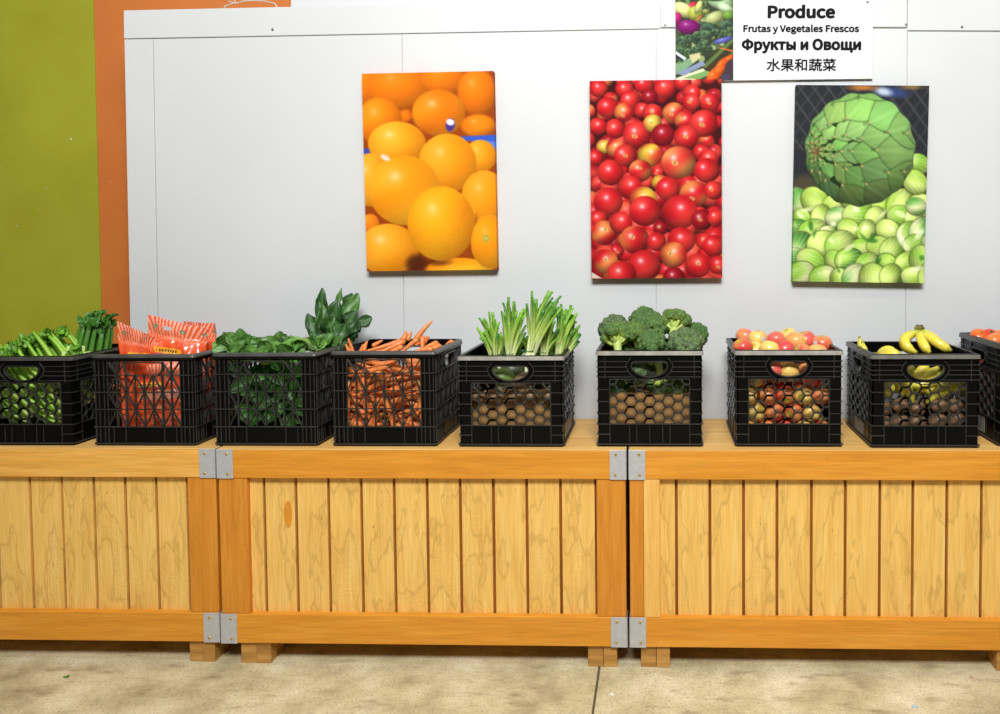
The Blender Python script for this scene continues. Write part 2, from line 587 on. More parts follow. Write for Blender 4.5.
def make_bin(label, xl, xr, gpx, lpost, rpost, feet, pale_strip=None, slat_from=None, slat_to=None, rim_tone='rail', yoff=0.0, patch=None):
    cx = (xl + xr) / 2
    t = thing('wooden_bin', label, 'bin', (cx, yoff, 0), group='wooden display bins along the wall')
    def L(x): return x - cx
    a, b = L(xl), L(xr)
    # slats with dark grooves between
    mb = MB()
    edges = [L(slat_from)] + [L(g) for g in gpx] + [L(slat_to)]
    for i in range(len(edges) - 1):
        g = 0.0044
        x0 = edges[i] + (g if i else 0)
        x1 = edges[i + 1] - (g if i < len(edges) - 2 else 0)
        mb.box(x0, x1, 0.021 + 0.0006 * (i % 3), 0.034, RB1 - 0.02, RT0 + 0.02)
    mb.build('slat_panel', MT['slat'], t, smooth=False, bevel=0.0012)
    mb = MB(); mb.box(a + 0.02, b - 0.02, 0.032, 0.04, RB0 + 0.01, RT1 - 0.03)
    mb.build('backing_panel', MT['backing'], t, smooth=False)
    # rails
    mb = MB(); mb.box(a + 0.002, b - 0.002, 0, 0.024, RT0, RT1)
    mb.build('top_rail', MT[rim_tone], t, smooth=False, bevel=0.002)
    mb = MB(); mb.box(a + 0.002, b - 0.002, 0, 0.024, RB0, RB1)
    mb.build('bottom_rail', MT['rail'], t, smooth=False, bevel=0.002)
    # posts
    for (x0, x1) in (lpost, rpost):
        mb = MB(); mb.box(L(x0), L(x1), 0.003, 0.032, RB1 + 0.0005, RT0 - 0.0005)
        mb.build('post', MT['post'], t, smooth=False, bevel=0.002)
    if pale_strip:
        mb = MB(); mb.box(L(pale_strip[0]), L(pale_strip[1]), 0.001, 0.028, RB1 + 0.0005, RT0 - 0.0005)
        o = mb.build('post', MT['pale'], t, smooth=False, bevel=0.002)
        o['label'] = 'pale wooden strip beside the darker post'
    # sides, back, bottom
    for s in (0, 1):
        mb = MB()
        x0 = a + 0.004 if s == 0 else b - 0.022
        mb.box(x0, x0 + 0.018, 0.033, BD - 0.012, RB0, RT1 - 0.001)
        mb.build('side_panel', MT['pale'], t, smooth=False, bevel=0.001)
    mb = MB(); mb.box(a + 0.004, b - 0.004, BD - 0.011, BD, RB0, RT1 - 0.001)
    mb.build('back_panel', MT['pale'], t, smooth=False)
    mb = MB(); mb.box(a + 0.024, b - 0.024, 0.042, BD - 0.013, RB0 + 0.002, RB0 + 0.02)
    mb.build('bottom_board', MT['pale'], t, smooth=False)
    # top board
    mb = MB(); mb.box(a, b, 0.0, BD, RT1 + 0.0002, TOPZ + 0.0)
    mb.box(a + 0.002, b - 0.002, 0.026, BD - 0.012, RT1 - 0.014, RT1 + 0.0002)
    mb.build('top_board', MT['top'], t, smooth=False, bevel=0.0012)
    # feet: blocks running front to back
    for (x0, x1) in feet:
        x0, x1 = L(x0), L(x1)
        m = x0 + (x1 - x0) * 0.53
        for (p0, p1, q0, q1) in ((x0, m - 0.0006, 0.012, 0.095), (m + 0.0006, x1, 0.010, 0.097), (x0, x1, 0.30, 0.40)):
            mb = MB()
            mb.box(p0, p1, q0, q1, 0.0, RB0 - 0.0005)
            mb.build('foot', MT['foot'], t, smooth=False, bevel=0.0015)
    if patch:
        p = at(patch[0], patch[1], 0.021)
        mb = MB()
        prof = [(0.0145, 0), (0.0145, 0.0009), (0.0, 0.001)]
        mb.lathe(prof, 20)
        mb.v = [(x * (1.0 - 0.25 * (x > 0)), -z, y * 2.9) for (x, y, z) in mb.v]
        o = mb.build('wood_patch', MT['rail'], t, smooth=False, loc=(L(p.x), 0.0212, p.z))
        o['label'] = 'darker oval wood patch'
    # corner brackets
    bw = 0.0495
    for (xe, s) in ((a, 1), (b, -1)):
        for (z0, z1, zz) in ((RT0 - 0.001, TOPZ - 0.001, 0), (RB0 - 0.001, RB1 + 0.001, 1)):
            mb = MB()
            x0, x1 = sorted((xe + s * 0.0005, xe + s * bw))
            mb.box(x0, x1, -0.0022, -0.0002, z0, z1)
            x2, x3 = sorted((xe - s * 0.0015, xe + s * 0.0005))
            mb.box(x2, x3, -0.0022, 0.05, z0, z1)
            br = mb.build('bracket', MT['galv'], t, smooth=False, bevel=0.0008)
            br['label'] = 'galvanised corner bracket'
            for fz in (0.16, 0.84):
                screw_head('screw', (xe + s * (bw * (0.62 if fz > 0.5 else 0.66)), -0.0022, z0 + (z1 - z0) * fz), 0.0042, MT['brass'], br)
    return t

def xs(lst): return [X1(p) for p in lst]
make_bin('orange-framed wooden bin under the carrot, onion and spinach crates, between two other bins',
         X0(219.5), X0(626.5), xs([265.3, 297.0, 329.5, 362.3, 395, 428, 461, 494, 527.3, 561]),
         (X0(219.8), X0(248)), (X0(596.8), X0(626)), [(X0(241, 655), X0(271, 655)), (X0(588, 655), X0(617, 655)), (X0(414, 655), X0(440, 655))][:2],
         slat_from=X1(246), slat_to=X1(595), patch=(288.5, 514))
make_bin('wooden bin at the left end, under the celery and bagged carrots',
         X0(217.5) - 1.235, X0(216.3), xs([-201 + 33 * i for i in range(7)] + [30.2, 62.3, 94.2, 125.5, 156.6]),
         (X0(217.5) - 1.235, X0(217.5) - 1.235 + 0.085), (X0(187.5), X0(216)),
         [(X0(188.5, 655), X0(214, 655)), (X0(217.5) - 1.19, X0(217.5) - 1.10)], slat_from=X0(217.5) - 1.17, slat_to=X1(186.5), yoff=0.006, rim_tone='rail_pale')
make_bin('wooden bin at the right end, pale strip beside its post, under apples and bananas',
         X0(629.5), X0(629.5) + 1.235, xs([676.5, 710, 743.6, 777, 811.3, 845.2, 879.6, 912.6, 946.6, 981, 1014.5]),
         (X0(629.8), X0(643.6)), (X0(1016), X0(629.5) + 1.235),
         [(X0(641, 655), X0(670, 655)), (X0(997, 655), X0(1026, 655))], pale_strip=(X0(643.8), X0(660)), slat_from=X1(655), slat_to=X1(1030))

# ------------------------------------------------------------------ milk crates
CW, CH = 0.326, 0.283
HX = CW / 2
YO, YM, YI = -HX, -HX + 0.004, -HX + 0.008

def clip_rect(p, q, x0, x1, z0, z1):
    t0, t1 = 0.0, 1.0
    dx, dz = q[0] - p[0], q[1] - p[1]
    for pp, qq in ((-dx, p[0] - x0), (dx, x1 - p[0]), (-dz, p[1] - z0), (dz, z1 - p[1])):
        if abs(pp) < 1e-9:
            if qq < 0: return None
        else:
            r = qq / pp
            if pp < 0: t0 = max(t0, r)
            else: t1 = min(t1, r)
    if t1 - t0 < 1e-3: return None
    return ((p[0] + dx * t0, p[1] + dz * t0), (p[0] + dx * t1, p[1] + dz * t1))

def hole_sheet(mb, x0, x1, z0, z1, hx, ztop, zbot, y0, y1, shape):
    """solid sheet with a handle opening; zbot(x) / ztop(x) give the hole's outline for |x|<hx"""
    N = 24
    xsn = [x0] + [-hx + 2 * hx * i / N for i in range(N + 1)] + [x1]
    for i in range(len(xsn) - 1):
        a, b = xsn[i], xsn[i + 1]
        if b <= -hx + 1e-6 or a >= hx - 1e-6:
            mb.box(a, b, y0, y1, z0, z1)
        else:
            ba, bb = zbot(a), zbot(b)
            ta, tb = ztop(a), ztop(b)
            for (la, lb, ua, ub) in ((z0, z0, ba, bb), (ta, tb, z1, z1)):
                k = len(mb.v)
                for y in (y0, y1):
                    for (x, z) in ((a, la), (b, lb), (b, ub), (a, ua)):
                        mb.vert((x, y, z))
                for q in ((0, 1, 2, 3), (7, 6, 5, 4), (0, 4, 5, 1), (1, 5, 6, 2), (2, 6, 7, 3), (3, 7, 4, 0)):
                    mb.face(*[k + j for j in q])

def panel_hex():
    mb = MB()
    zb, zt, ua = 0.0674, 0.199, 0.1226
    mb.box(-HX + 0.006, HX - 0.006, YM, YI, 0.006, zb)
    for s in (-1, 1):
        x0, x1 = sorted((s * ua, s * (HX - 0.004)))
        mb.box(x0, x1, YM, YI, zb, zt)
    hx = 0.056
    htop = lambda x: 0.2507 - 0.010 * max(0, (abs(x) / hx) ** 6)
    hbot = lambda x: 0.2407 - 0.0351 * math.sqrt(max(0, 1 - (x / hx) ** 2))
    hole_sheet(mb, -HX + 0.004, HX - 0.004, zt, 0.272, hx, htop, hbot, YM, YI, None)
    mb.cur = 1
    def outline(k, dz):
        pts = [(-hx * k, 0.2407 + dz)]
        for i in range(1, 24):
            a = PI + PI * i / 24
            pts.append((hx * k * math.cos(a), 0.2407 + dz + 0.0351 * (k * 1.12 if k > 1 else 1) * math.sin(a)))
        pts.append((hx * k, 0.2407 + dz))
        return pts
    o1 = outline(1.0, 0)
    o1 = o1 + [(hx * 0.93, 0.2485), (hx * 0.8, 0.2507), (-hx * 0.8, 0.2507), (-hx * 0.93, 0.2485), o1[0]]
    for p, q in zip(o1, o1[1:]):
        mb.bar(p[0], p[1], q[0], q[1], 0.003, YO - 0.002, YI + 0.002)
    o2 = outline(1.28, 0.002)
    o2 = [(-hx * 1.02, 0.262), ] + o2 + [(hx * 1.02, 0.262)]
    for p, q in zip(o2, o2[1:]):
        mb.bar(p[0], p[1], q[0], q[1], 0.0022, YO, YI)
    # hexagon lattice
    s = 0.0193
    vp = math.sqrt(3) * s
    seen = set()
    for c in range(-6, 7):
        for r in range(-4, 5):
            cx = c * 1.5 * s
            cz = 0.1334 + r * vp + (vp / 2 if c % 2 else 0)
            pts = [(cx + s * math.cos(k * PI / 3), cz + s * math.sin(k * PI / 3)) for k in range(6)]
            for k in range(6):
                p, q = pts[k], pts[(k + 1) % 6]
                key = tuple(sorted(((round(p[0], 4), round(p[1], 4)), (round(q[0], 4), round(q[1], 4)))))
                if key in seen: continue
                seen.add(key)
                cl = clip_rect(p, q, -ua, ua, zb, zt)
                if not cl: continue
                (p, q) = cl
                inside = [((x / (hx * 1.28)) ** 2 + ((z - 0.2427) / (0.0351 * 1.43)) ** 2) < 1 for x, z in (p, q)]
                if all(inside): continue
                mb.bar(p[0], p[1], q[0], q[1], 0.0046, YO + 0.001, YI + 0.002)
    # ribs
    def rib(x0, x1, z, w=0.0024, out=0.0):
        mb.box(x0, x1, YO - out, YM, z - w / 2, z + w / 2)
    for z in (0.2507, 0.2345, 0.221, 0.2056):
        e = hx * 1.28 * math.sqrt(max(0.02, 1 - ((z - 0.2427) / (0.0351 * 1.43)) ** 2)) if z < 0.245 else hx * 1.25
        rib(-HX + 0.002, -e, z); rib(e, HX - 0.002, z)
    rib(-HX + 0.002, HX - 0.002, zb, 0.003, 0.001)
    for s_ in (-1, 1):
        for z in (0.1685, 0.1334, 0.0977, 0.037):
            x0, x1 = sorted((s_ * (ua + 0.001), s_ * (HX - 0.002)))
            rib(x0, x1, z)
        mb.box(s_ * ua - 0.0015, s_ * ua + 0.0015, YO + 0.001, YI, zb, zt)
        mb.box(s_ * ua - 0.001, s_ * ua + 0.001, YM - 0.002, YM, 0.01, zb)
        mb.box(s_ * 0.137 - 0.001, s_ * 0.137 + 0.001, YM - 0.0025, YM, 0.199, 0.27)
    rib(-ua, ua, zt, 0.0024)
    for x in (-0.062, 0.062, -0.04, 0.04, 0.0):
        mb.box(x - 0.0008, x + 0.0008, YM - 0.001, YM, 0.012, 0.062)
    rib(-HX + 0.003, HX - 0.003, 0.008, 0.004, 0.002)
    return mb

def panel_grid():
    mb = MB()
    zb, zt, ua = 0.059, 0.262, 0.116
    rows = [0.262, 0.218, 0.1656, 0.1126, 0.059]
    mb.box(-HX + 0.006, HX - 0.006, YM, YI, 0.006, zb)
    for s in (-1, 1):
        x0, x1 = sorted((s * ua, s * (HX - 0.004)))
        mb.box(x0, x1, YM, YI, zb, 0.272)
    mb.box(-ua, ua, YM, YI, 0.2605, 0.272)
    hx, h0, h1 = 0.061, 0.2195, 0.2575
    def inh(x, z): return abs(x) < hx - 1e-4 and z > h0 - 1e-4
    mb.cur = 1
    def seg(p, q, w):
        n = 10
        run = None
        for i in range(n):
            a = (p[0] + (q[0] - p[0]) * i / n, p[1] + (q[1] - p[1]) * i / n)
            b = (p[0] + (q[0] - p[0]) * (i + 1) / n, p[1] + (q[1] - p[1]) * (i + 1) / n)
            ok = not inh((a[0] + b[0]) / 2, (a[1] + b[1]) / 2)
            if ok:
                run = (run[0], b) if run else (a, b)
            if (not ok or i == n - 1) and run:
                mb.bar(run[0][0], run[0][1], run[1][0], run[1][1], w, YO + 0.001, YI)
                run = None
    P = 0.058
    for i in range(4):
        for k in range(-2, 3):
            xa = k * P
            top_even = (i % 2 == 0)
            for dx in (-P / 2, P / 2):
                if top_even:
                    p, q = (xa, rows[i]), (xa + dx, rows[i + 1])
                else:
                    p, q = (xa + dx, rows[i]), (xa, rows[i + 1])
                cl = clip_rect(p, q, -ua, ua, zb, zt)
                if cl: seg(cl[0], cl[1], 0.0030)
    for k in range(-3, 4):
        seg((k * P / 2, zb), (k * P / 2, zt), 0.0050 if abs(k) in (2,) else 0.0032)
    for z in rows[1:4]:
        mb.box(-HX + 0.002, HX - 0.002, YO - 0.001, YI - 0.001, z - 0.0014, z + 0.0014) if z < 0.2 else None
    for s in (-1, 1):
        x0, x1 = sorted((s * 0.047, s * (HX - 0.002)))
        mb.box(x0, x1, YO - 0.001, YI - 0.001, 0.2166, 0.2194)
    o = [(-hx, h1), (-hx, 0.232), (-0.044, 0.2165), (0.044, 0.2165), (hx, 0.232), (hx, h1), (-hx, h1)]
    for p, q in zip(o, o[1:]):
        mb.bar(p[0], p[1], q[0], q[1], 0.0032, YO - 0.002, YI + 0.002)
    mb.box(-HX + 0.002, HX - 0.002, YO - 0.001, YM, zb - 0.0016, zb + 0.0016)
    for s in (-1, 1):
        for x in (ua, 0.1275, 0.143, 0.155):
            mb.box(s * x - 0.0011, s * x + 0.0011, YO + 0.001, YM, 0.012, 0.264)
    for x in (-0.1, -0.062, 0.062, 0.1):
        mb.box(x - 0.001, x + 0.001, YO + 0.002, YM, 0.012, zb)
    mb.box(-HX + 0.003, HX - 0.003, YO - 0.001, YM, 0.005, 0.0095)
    return mb

def make_crate(kind):
    t = thing('milk_crate', '-', 'crate', (0, 0, 0), group='black milk crates on the bins')
    mb = (panel_hex if kind == 'hex' else panel_grid)()
    for k, nm in enumerate(('front_panel', 'side_panel', 'back_panel', 'side_panel')):
        if k == 0:
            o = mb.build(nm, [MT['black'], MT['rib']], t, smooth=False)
            me = o.data
        else:
            o = bpy.data.objects.new(nm, me)
            COL.objects.link(o); o.parent = t
        o.rotation_euler = (0, 0, k * PI / 2)
    mb = MB()
    if kind == 'hex':
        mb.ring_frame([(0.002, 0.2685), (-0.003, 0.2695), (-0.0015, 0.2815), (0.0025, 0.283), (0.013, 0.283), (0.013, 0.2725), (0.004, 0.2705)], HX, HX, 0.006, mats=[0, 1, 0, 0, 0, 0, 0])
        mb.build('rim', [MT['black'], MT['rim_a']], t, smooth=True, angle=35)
    else:
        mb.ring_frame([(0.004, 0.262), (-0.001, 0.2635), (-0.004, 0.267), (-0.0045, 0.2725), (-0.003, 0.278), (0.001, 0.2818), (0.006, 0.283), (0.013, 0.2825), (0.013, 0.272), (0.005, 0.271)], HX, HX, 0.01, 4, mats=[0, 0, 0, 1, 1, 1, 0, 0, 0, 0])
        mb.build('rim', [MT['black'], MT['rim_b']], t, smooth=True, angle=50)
    mb = MB()
    mb.box(-HX + 0.009, HX - 0.009, -HX + 0.009, HX - 0.009, 0.003, 0.008)
    mb.ring_frame([(0.004, 0.0), (0.0015, 0.004), (0.002, 0.008), (0.012, 0.008), (0.012, 0.0)], HX, HX, 0.012)
    mb.build('base', MT['black'], t, smooth=False)
    return t

CY0 = 0.033 + HX                      # crate centre line
hexp = make_crate('hex')
gridp = make_crate('grid')
def cx_of(pl, pr, y=400):
    return (at(pl, y, 0.033).x + at(pr, y, 0.033).x) / 2
CRATES = {}
specs = [
    ('celery', hexp, -31, 76, 'black crate at the left end holding celery, with hexagon holes', 0.0),
    ('bags', gridp, 91.5, 196.5, 'black crate with crossed bars holding printed orange carrot bags', 0.0),
    ('spinach', gridp, 213, 317.5, 'black crate with crossed bars holding dark leafy spinach', 0.0),
    ('carrots', gridp, 331, 437.5, 'black crate with crossed bars full of loose orange carrots', -0.002),
    ('onions', hexp, 457.5, 565, 'black hexagon-holed crate holding the upright green onions', -0.006),
    ('broccoli', hexp, 596, 703.5, 'black hexagon-holed crate heaped with broccoli', 0.0),
    ('apples', hexp, 736, 842.5, 'black hexagon-holed crate full of red and yellow apples', 0.002),
    ('bananas', hexp, 871.5, 978, 'black hexagon-holed crate with bananas inside', -0.008),
    ('tomatoes', hexp, 1003, 1108, 'black crate cut off by the right edge, with tomatoes', 0.010),
]
first = set()
for (k, proto, pl, pr, lab, dy) in specs:
    if proto.name not in first:
        o = proto; first.add(proto.name); o['label'] = lab
    else:
        o = copy_tree(proto, None, lab)
    o.location = (cx_of(pl, pr), CY0 + dy, TOPZ)
    o.scale = (1, 1, {'celery': 1.0, 'onions': 1.0, 'bananas': 1.01, 'bags': 1.02, 'spinach': 1.035}.get(k, 1.052))
    CRATES[k] = o
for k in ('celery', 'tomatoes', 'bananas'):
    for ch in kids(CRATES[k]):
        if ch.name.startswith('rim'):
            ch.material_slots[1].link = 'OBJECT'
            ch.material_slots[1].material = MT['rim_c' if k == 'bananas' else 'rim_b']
ct = CRATES['tomatoes']
ct.scale = (1, 1, 1.11)
for ch in kids(ct):
    if ch.name.startswith('base'):
        ch.data = ch.data.copy(); ch.data.materials[0] = MT['purple']; ch['label'] = 'purple plastic base'
# grey paper labels low on two side panels
def side_label(crate, side, z0, z1, y0, y1):
    mb = MB()
    x = side * (HX - 0.0035)
    a, b = sorted((x, x + side * 0.001))
    mb.box(a, b, y0, y1, z0, z1)
    o = mb.build('label_sticker', MT['sticker'], crate, smooth=False)
    o['label'] = 'grey paper label'
side_label(CRATES['onions'], 1, 0.014, 0.058, -0.115, 0.06)
side_label(CRATES['tomatoes'], -1, 0.014, 0.06, -0.05, 0.10)
side_label(CRATES['bananas'], -1, 0.014, 0.058, -0.06, 0.05)

FLOORZ = TOPZ + 0.0085

# ------------------------------------------------------------------ produce helpers
def cat_pts(p0, p1, bend=(0, 0, 0), n=8):
    p0, p1, b = Vector(p0), Vector(p1), Vector(bend)
    return [p0.lerp(p1, i / n) + b * (4 * (i / n) * (1 - i / n)) for i in range(n + 1)]

def leaf(mb, base, d, nrm, Ln, W, bend=0.6, cup=0.25, col=S(60, 120, 50), rib=S(150, 190, 110), ruffle=0.15, seed=0, nt=9, ns=4, tipw=0.75, twist=0.0, pw=1.0):
    d = Vector(d).normalized(); nrm = Vector(nrm)
    nrm = (nrm - d * nrm.dot(d))
    if nrm.length < 1e-4: nrm = d.orthogonal()
    nrm.normalize()
    pos = Vector(base)
    rows = []
    for i in range(nt + 1):
        t = i / nt
        a = bend * t
        dt = d * math.cos(a) - nrm * math.sin(a)
        ntv = nrm * math.cos(a) + d * math.sin(a)
        side = d.cross(nrm)
        if twist:
            ca, sa = math.cos(twist * t), math.sin(twist * t)
            side, ntv = side * ca + ntv * sa, ntv * ca - side * sa
        if i: pos = pos + dt * (Ln / nt)
        w = W * max(0.03, math.sin(PI * min(1, 0.05 + 0.95 * t) ** tipw) ** pw) if t < 1 else W * 0.10
        row = []
        for j in range(-ns, ns + 1):
            s = j / ns
            rf = ruffle * w * abs(s) * noise.noise(Vector((t * 5 + seed * 3.1, s * 1.8 + seed, seed * 1.7))) * 2.2
            p = pos + side * (s * w * (1 - cup * 0.35 * abs(s))) + ntv * (cup * w * s * s + rf - 0.05 * w * (1 - min(1, abs(s) * 6)))
            k = max(0.0, 1 - abs(s) * 3.6) * (1 - t * 0.6)
            vein = 0.22 if (int((t * 7 + abs(s) * 2.2) * 2) % 2 == 0 and abs(s) > 0.1) else 0.0
            c = lerp(col, rib, min(1, k * 0.8 + vein * 0.5))
            row.append(mb.vert(p, c))
        rows.append(row)
    for a, b in zip(rows, rows[1:]):
        for j in range(len(a) - 1):
            mb.face(a[j], a[j + 1], b[j + 1], b[j])

def jit(c, amt, r=RND):
    k = 1 + r.uniform(-amt, amt)
    return tuple(max(0, x * k * (1 + r.uniform(-amt, amt) * 0.3)) for x in c)

# ------------------------------------------------------------------ apples
def make_apple(label, cols, r, seed, sticker=False, group=None, stem=True, hues=None):
    rr = random.Random(seed)
    t = thing('apple', label, 'apple', group=group)
    mb = MB()
    n = 22
    prof = []
    for i in range(15):
        a = PI * i / 14
        rad = math.sin(a) ** 0.92 * (1 + 0.06 * math.cos(a))
        z = -math.cos(a) * 0.9
        if i > 10: z -= 0.24 * ((i - 10) / 4) ** 2.2
        if i < 3: z += 0.10 * ((3 - i) / 3) ** 2
        prof.append((max(0, rad) * r if 0 < i < 14 else 0, z * r))
    mb.lathe(prof, n, wob=0.012)
    base, blush = cols
    ax = Vector((rr.uniform(-1, 1), rr.uniform(-1, 1), rr.uniform(-0.6, 0.9))).normalized()
    for i, p in enumerate(mb.v):
        v = Vector(p) / r
        k = v.dot(ax) * 0.55 + 0.5 + 0.35 * noise.noise(v * 1.6 + Vector((seed, 0, 0))) + 0.12 * noise.noise(Vector((math.atan2(v.y, v.x) * 6, v.z * 1.2, seed)))
        k = min(1, max(0, k))
        if v.z > 0.55 and (v.x ** 2 + v.y ** 2) < 0.12:
            c = S(190, 170, 60)
        else:
            c = lerp(base, blush, k)
        mb.c[i] = c
    mb.build('skin', MT['fruit'], t)
    if stem:
        ms = MB()
        ms.tube([(0, 0, 0.58 * r), (0.02 * r, 0, 0.8 * r), (0.12 * r, 0.02 * r, 1.05 * r)], [0.0015, 0.0013, 0.0018], 6)
        ms.build('stem', MT['stem'], t)
    if sticker:
        st = MB()
        d = Vector(sticker).normalized()
        a = d.orthogonal().normalized(); b = d.cross(a)
        ctr = st.vert(d * r * 1.012)
        ring = []
        for k in range(14):
            q = (d * r + (a * math.cos(2 * PI * k / 14) + b * math.sin(2 * PI * k / 14)) * 0.0075).normalized() * r * 1.006
            ring.append(st.vert(q))
        for k in range(14):
            st.face(ctr, ring[k], ring[(k + 1) % 14])
        o = st.build('sticker', mat_plain('fruit_sticker', rgb(205, 205, 215), 0.35), t)
        o['label'] = 'small pale round sticker'
    return t

YEL, RED, ORG, PNK = S(248, 208, 112), S(212, 50, 56), S(246, 160, 92), S(234, 100, 88)
RA = 0.0305
RT_ = 0.0325
apc = CRATES['apples'].location
top_apples = [
    (745.2, 336.5, 0.27, (ORG, PNK), 0, 'red-orange apple at the back left of the apple crate'),
    (757.6, 338.5, 0.215, (YEL, ORG), (0.45, -0.8, 0.1), 'yellow apple with a round sticker, left of the heap in its crate'),
    (742.5, 347.5, 0.10, (ORG, RED), 0, 'red apple at the front left corner of the apple crate'),
    (776.0, 340.0, 0.27, (ORG, PNK), 0, 'orange-red apple with its stem dimple up, mid heap in the apple crate'),
    (788.5, 336.5, 0.31, (YEL, YEL), 0, 'plain yellow apple furthest back in the apple crate'),
    (769.5, 349.5, 0.095, (YEL, YEL), 0, 'plain yellow apple at the front middle of the apple crate'),
    (796.0, 341.5, 0.20, (YEL, ORG), 0, 'large yellow apple with a red cheek, right of the middle of the heap'),
    (805.5, 340.2, 0.26, (PNK, RED), 0, 'deep red apple leaning behind the large yellow-cheeked one'),
    (822.0, 344.0, 0.20, (ORG, RED), (-0.75, -0.6, 0.25), 'red apple with a sticker at the right end of the heap'),
    (784.5, 350.0, 0.10, (PNK, RED), 0, 'red apple low at the front, right of a plain yellow one'),
    (754.5, 351.0, 0.155, (YEL, YEL), 0, 'yellow apple low behind the front rim, left of the middle'),
    (760.0, 347.5, 0.26, (ORG, RED), 0, 'small glimpse of a red apple between two yellow ones'),
    (817.5, 353.0, 0.10, (YEL, ORG), 0, 'pale apple barely over the rim below the stickered red one'),
    (802.0, 353.5, 0.10, (ORG, RED), 0, 'red apple hidden to its top by the front rim'),
]
ap_pos = []
top_apples += [(788.5, 370.0, 0.088, (YEL, ORG), 0, 'large yellow-orange apple filling the right of the front handle hole'),
               (772.5, 369.0, 0.080, (YEL, PNK), 0, 'red-streaked apple at the left of the front handle hole')]
for i, (px, py, Y, cols, st, lab) in enumerate(top_apples):
    r = RT_ * (1.10 if 'large' in lab else 1.0) * (1.05 if 'right end' in lab else 1)
    a = make_apple(lab, cols, r, i + 1, st, 'apples in the crate', stem=(i == 3))
    p = at(px, py, Y)
    a.location = p
    if not st:
        a.rotation_euler = (RND.uniform(-0.7, 0.9), RND.uniform(-0.6, 0.6), RND.uniform(0, 6))
    else:
        a.rotation_euler = (0.1, 0, 0)
    ap_pos.append((p, r))
# lower layers, seen through the holes of the front and left panels
protos = []
def low_apple(p, k):
    if len(protos) < 6:
        cols = [(YEL, ORG), (ORG, RED), (PNK, RED), (YEL, YEL), (YEL, RED), (ORG, PNK)][len(protos)]
        a = make_apple('apple below the heap\'s top, glimpsed only through the holes of its crate', cols, RA, 50 + len(protos), 0, 'apples low in the crate', stem=False)
        protos.append(a)
    else:
        a = copy_tree(protos[k % 6])
    a.location = p
    a.rotation_euler = (RND.uniform(0, 6), RND.uniform(0, 6), RND.uniform(0, 6))
k = 0
for lay in range(4):
    z = FLOORZ + RA + lay * 0.0545
    off = 0.5 * (lay % 2)
    for iy in range(4):
        for ix in range(5):
            x = apc.x - 0.117 + (ix + off * 0.9) * 0.0575 + RND.uniform(-0.001, 0.001)
            y = apc.y - 0.103 + (iy + off * 0.3) * 0.0585
            if x > apc.x + 0.125: continue
            if iy > 2 and 0 < ix: continue
            if y > apc.y + 0.125: continue
            p = Vector((x, y, z))
            if any((p - q).length < (RA + r) * 0.97 for q, r in ap_pos): continue
            low_apple(p, k * 5 + ix * 3 + lay); k += 1

# ------------------------------------------------------------------ tomatoes
def make_tomato(label, col, r, seed):
    t = thing('tomato', label, 'tomato', group='tomatoes in the end crate')
    mb = MB()
    prof = [(0, -0.80 * r)] + [(math.sin(PI * i / 12) * r, -math.cos(PI * i / 12) * 0.84 * r - (0.07 * r if i == 11 else 0)) for i in range(1, 12)] + [(0, 0.70 * r)]
    mb.lathe(prof, 20, wob=0.02)
    for i, p in enumerate(mb.v):
        v = Vector(p) / r
        mb.c[i] = lerp(col, S(240, 150, 60), max(0, min(0.5, noise.noise(v + Vector((seed, 2, 0))) * 0.8 + 0.1)))
    mb.build('skin', MT['fruit'], t)
    ms = MB(); ms.col = S(80, 120, 40)
    for q in range(5):
        a = 2 * PI * q / 5
        leaf(ms, (0, 0, 0.72 * r), (math.cos(a), math.sin(a), 0.25), (0, 0, 1), r * 0.45, r * 0.09, 0.5, 0.1, S(80, 120, 40), S(90, 130, 50), 0.1, q, nt=4, ns=1)
    ms.tube([(0, 0, 0.70 * r), (0.02 * r, 0, 0.95 * r)], [0.0016, 0.0012], 6)
    o = ms.build('calyx', MT['leaf'], t)
    return t
tl = CRATES['tomatoes'].location
for i, (px, py, Y, c, lab) in enumerate([
    (979.5, 338, 0.285, S(232, 96, 36), 'orange-red tomato at the back corner of the end crate'),
    (990, 338, 0.27, S(224, 52, 28), 'bright red tomato next to the orange-red one in the end crate'),
    (1002, 339, 0.26, S(228, 70, 36), 'red tomato cut off by the right edge of the picture'),
    (994.5, 342.5, 0.19, S(236, 120, 56), 'pale orange tomato in front of the bright red one'),
    (1014, 345, 0.19, S(224, 60, 30), 'tomato outside the frame')]):
    if 'outside' in lab: continue
    o = make_tomato(lab, c, 0.034, i)
    o.location = at(px, py, Y)
    o.rotation_euler = (RND.uniform(-0.6, 0.9), RND.uniform(-0.6, 0.6), RND.uniform(0, 6))
for i, (dy, z) in enumerate([(0.0, 0.215), (0.07, 0.205), (-0.075, 0.22)]):
    o = make_tomato(['red tomato seen through the side handle hole of the end crate', 'tomato deep behind the side panel of the end crate',
                     'tomato near the front inside the end crate'][i], S(226, 66, 30), 0.035, 9 + i)
    o.location = (tl.x - 0.112, tl.y + dy, TOPZ + z)

tlow = None
for lay in range(3):
    for j in range(4):
        lab = 'red tomato low in the end crate, glimpsed only through its side panel'
        if tlow is None:
            o = tlow = make_tomato(lab, S(216, 60, 30), 0.035, 30)
        else:
            o = copy_tree(tlow)
        o.location = (tl.x - 0.112, tl.y - 0.108 + j * 0.072, FLOORZ + 0.032 + lay * 0.058)
        o.rotation_euler = (RND.uniform(0, 6), RND.uniform(0, 6), 0)
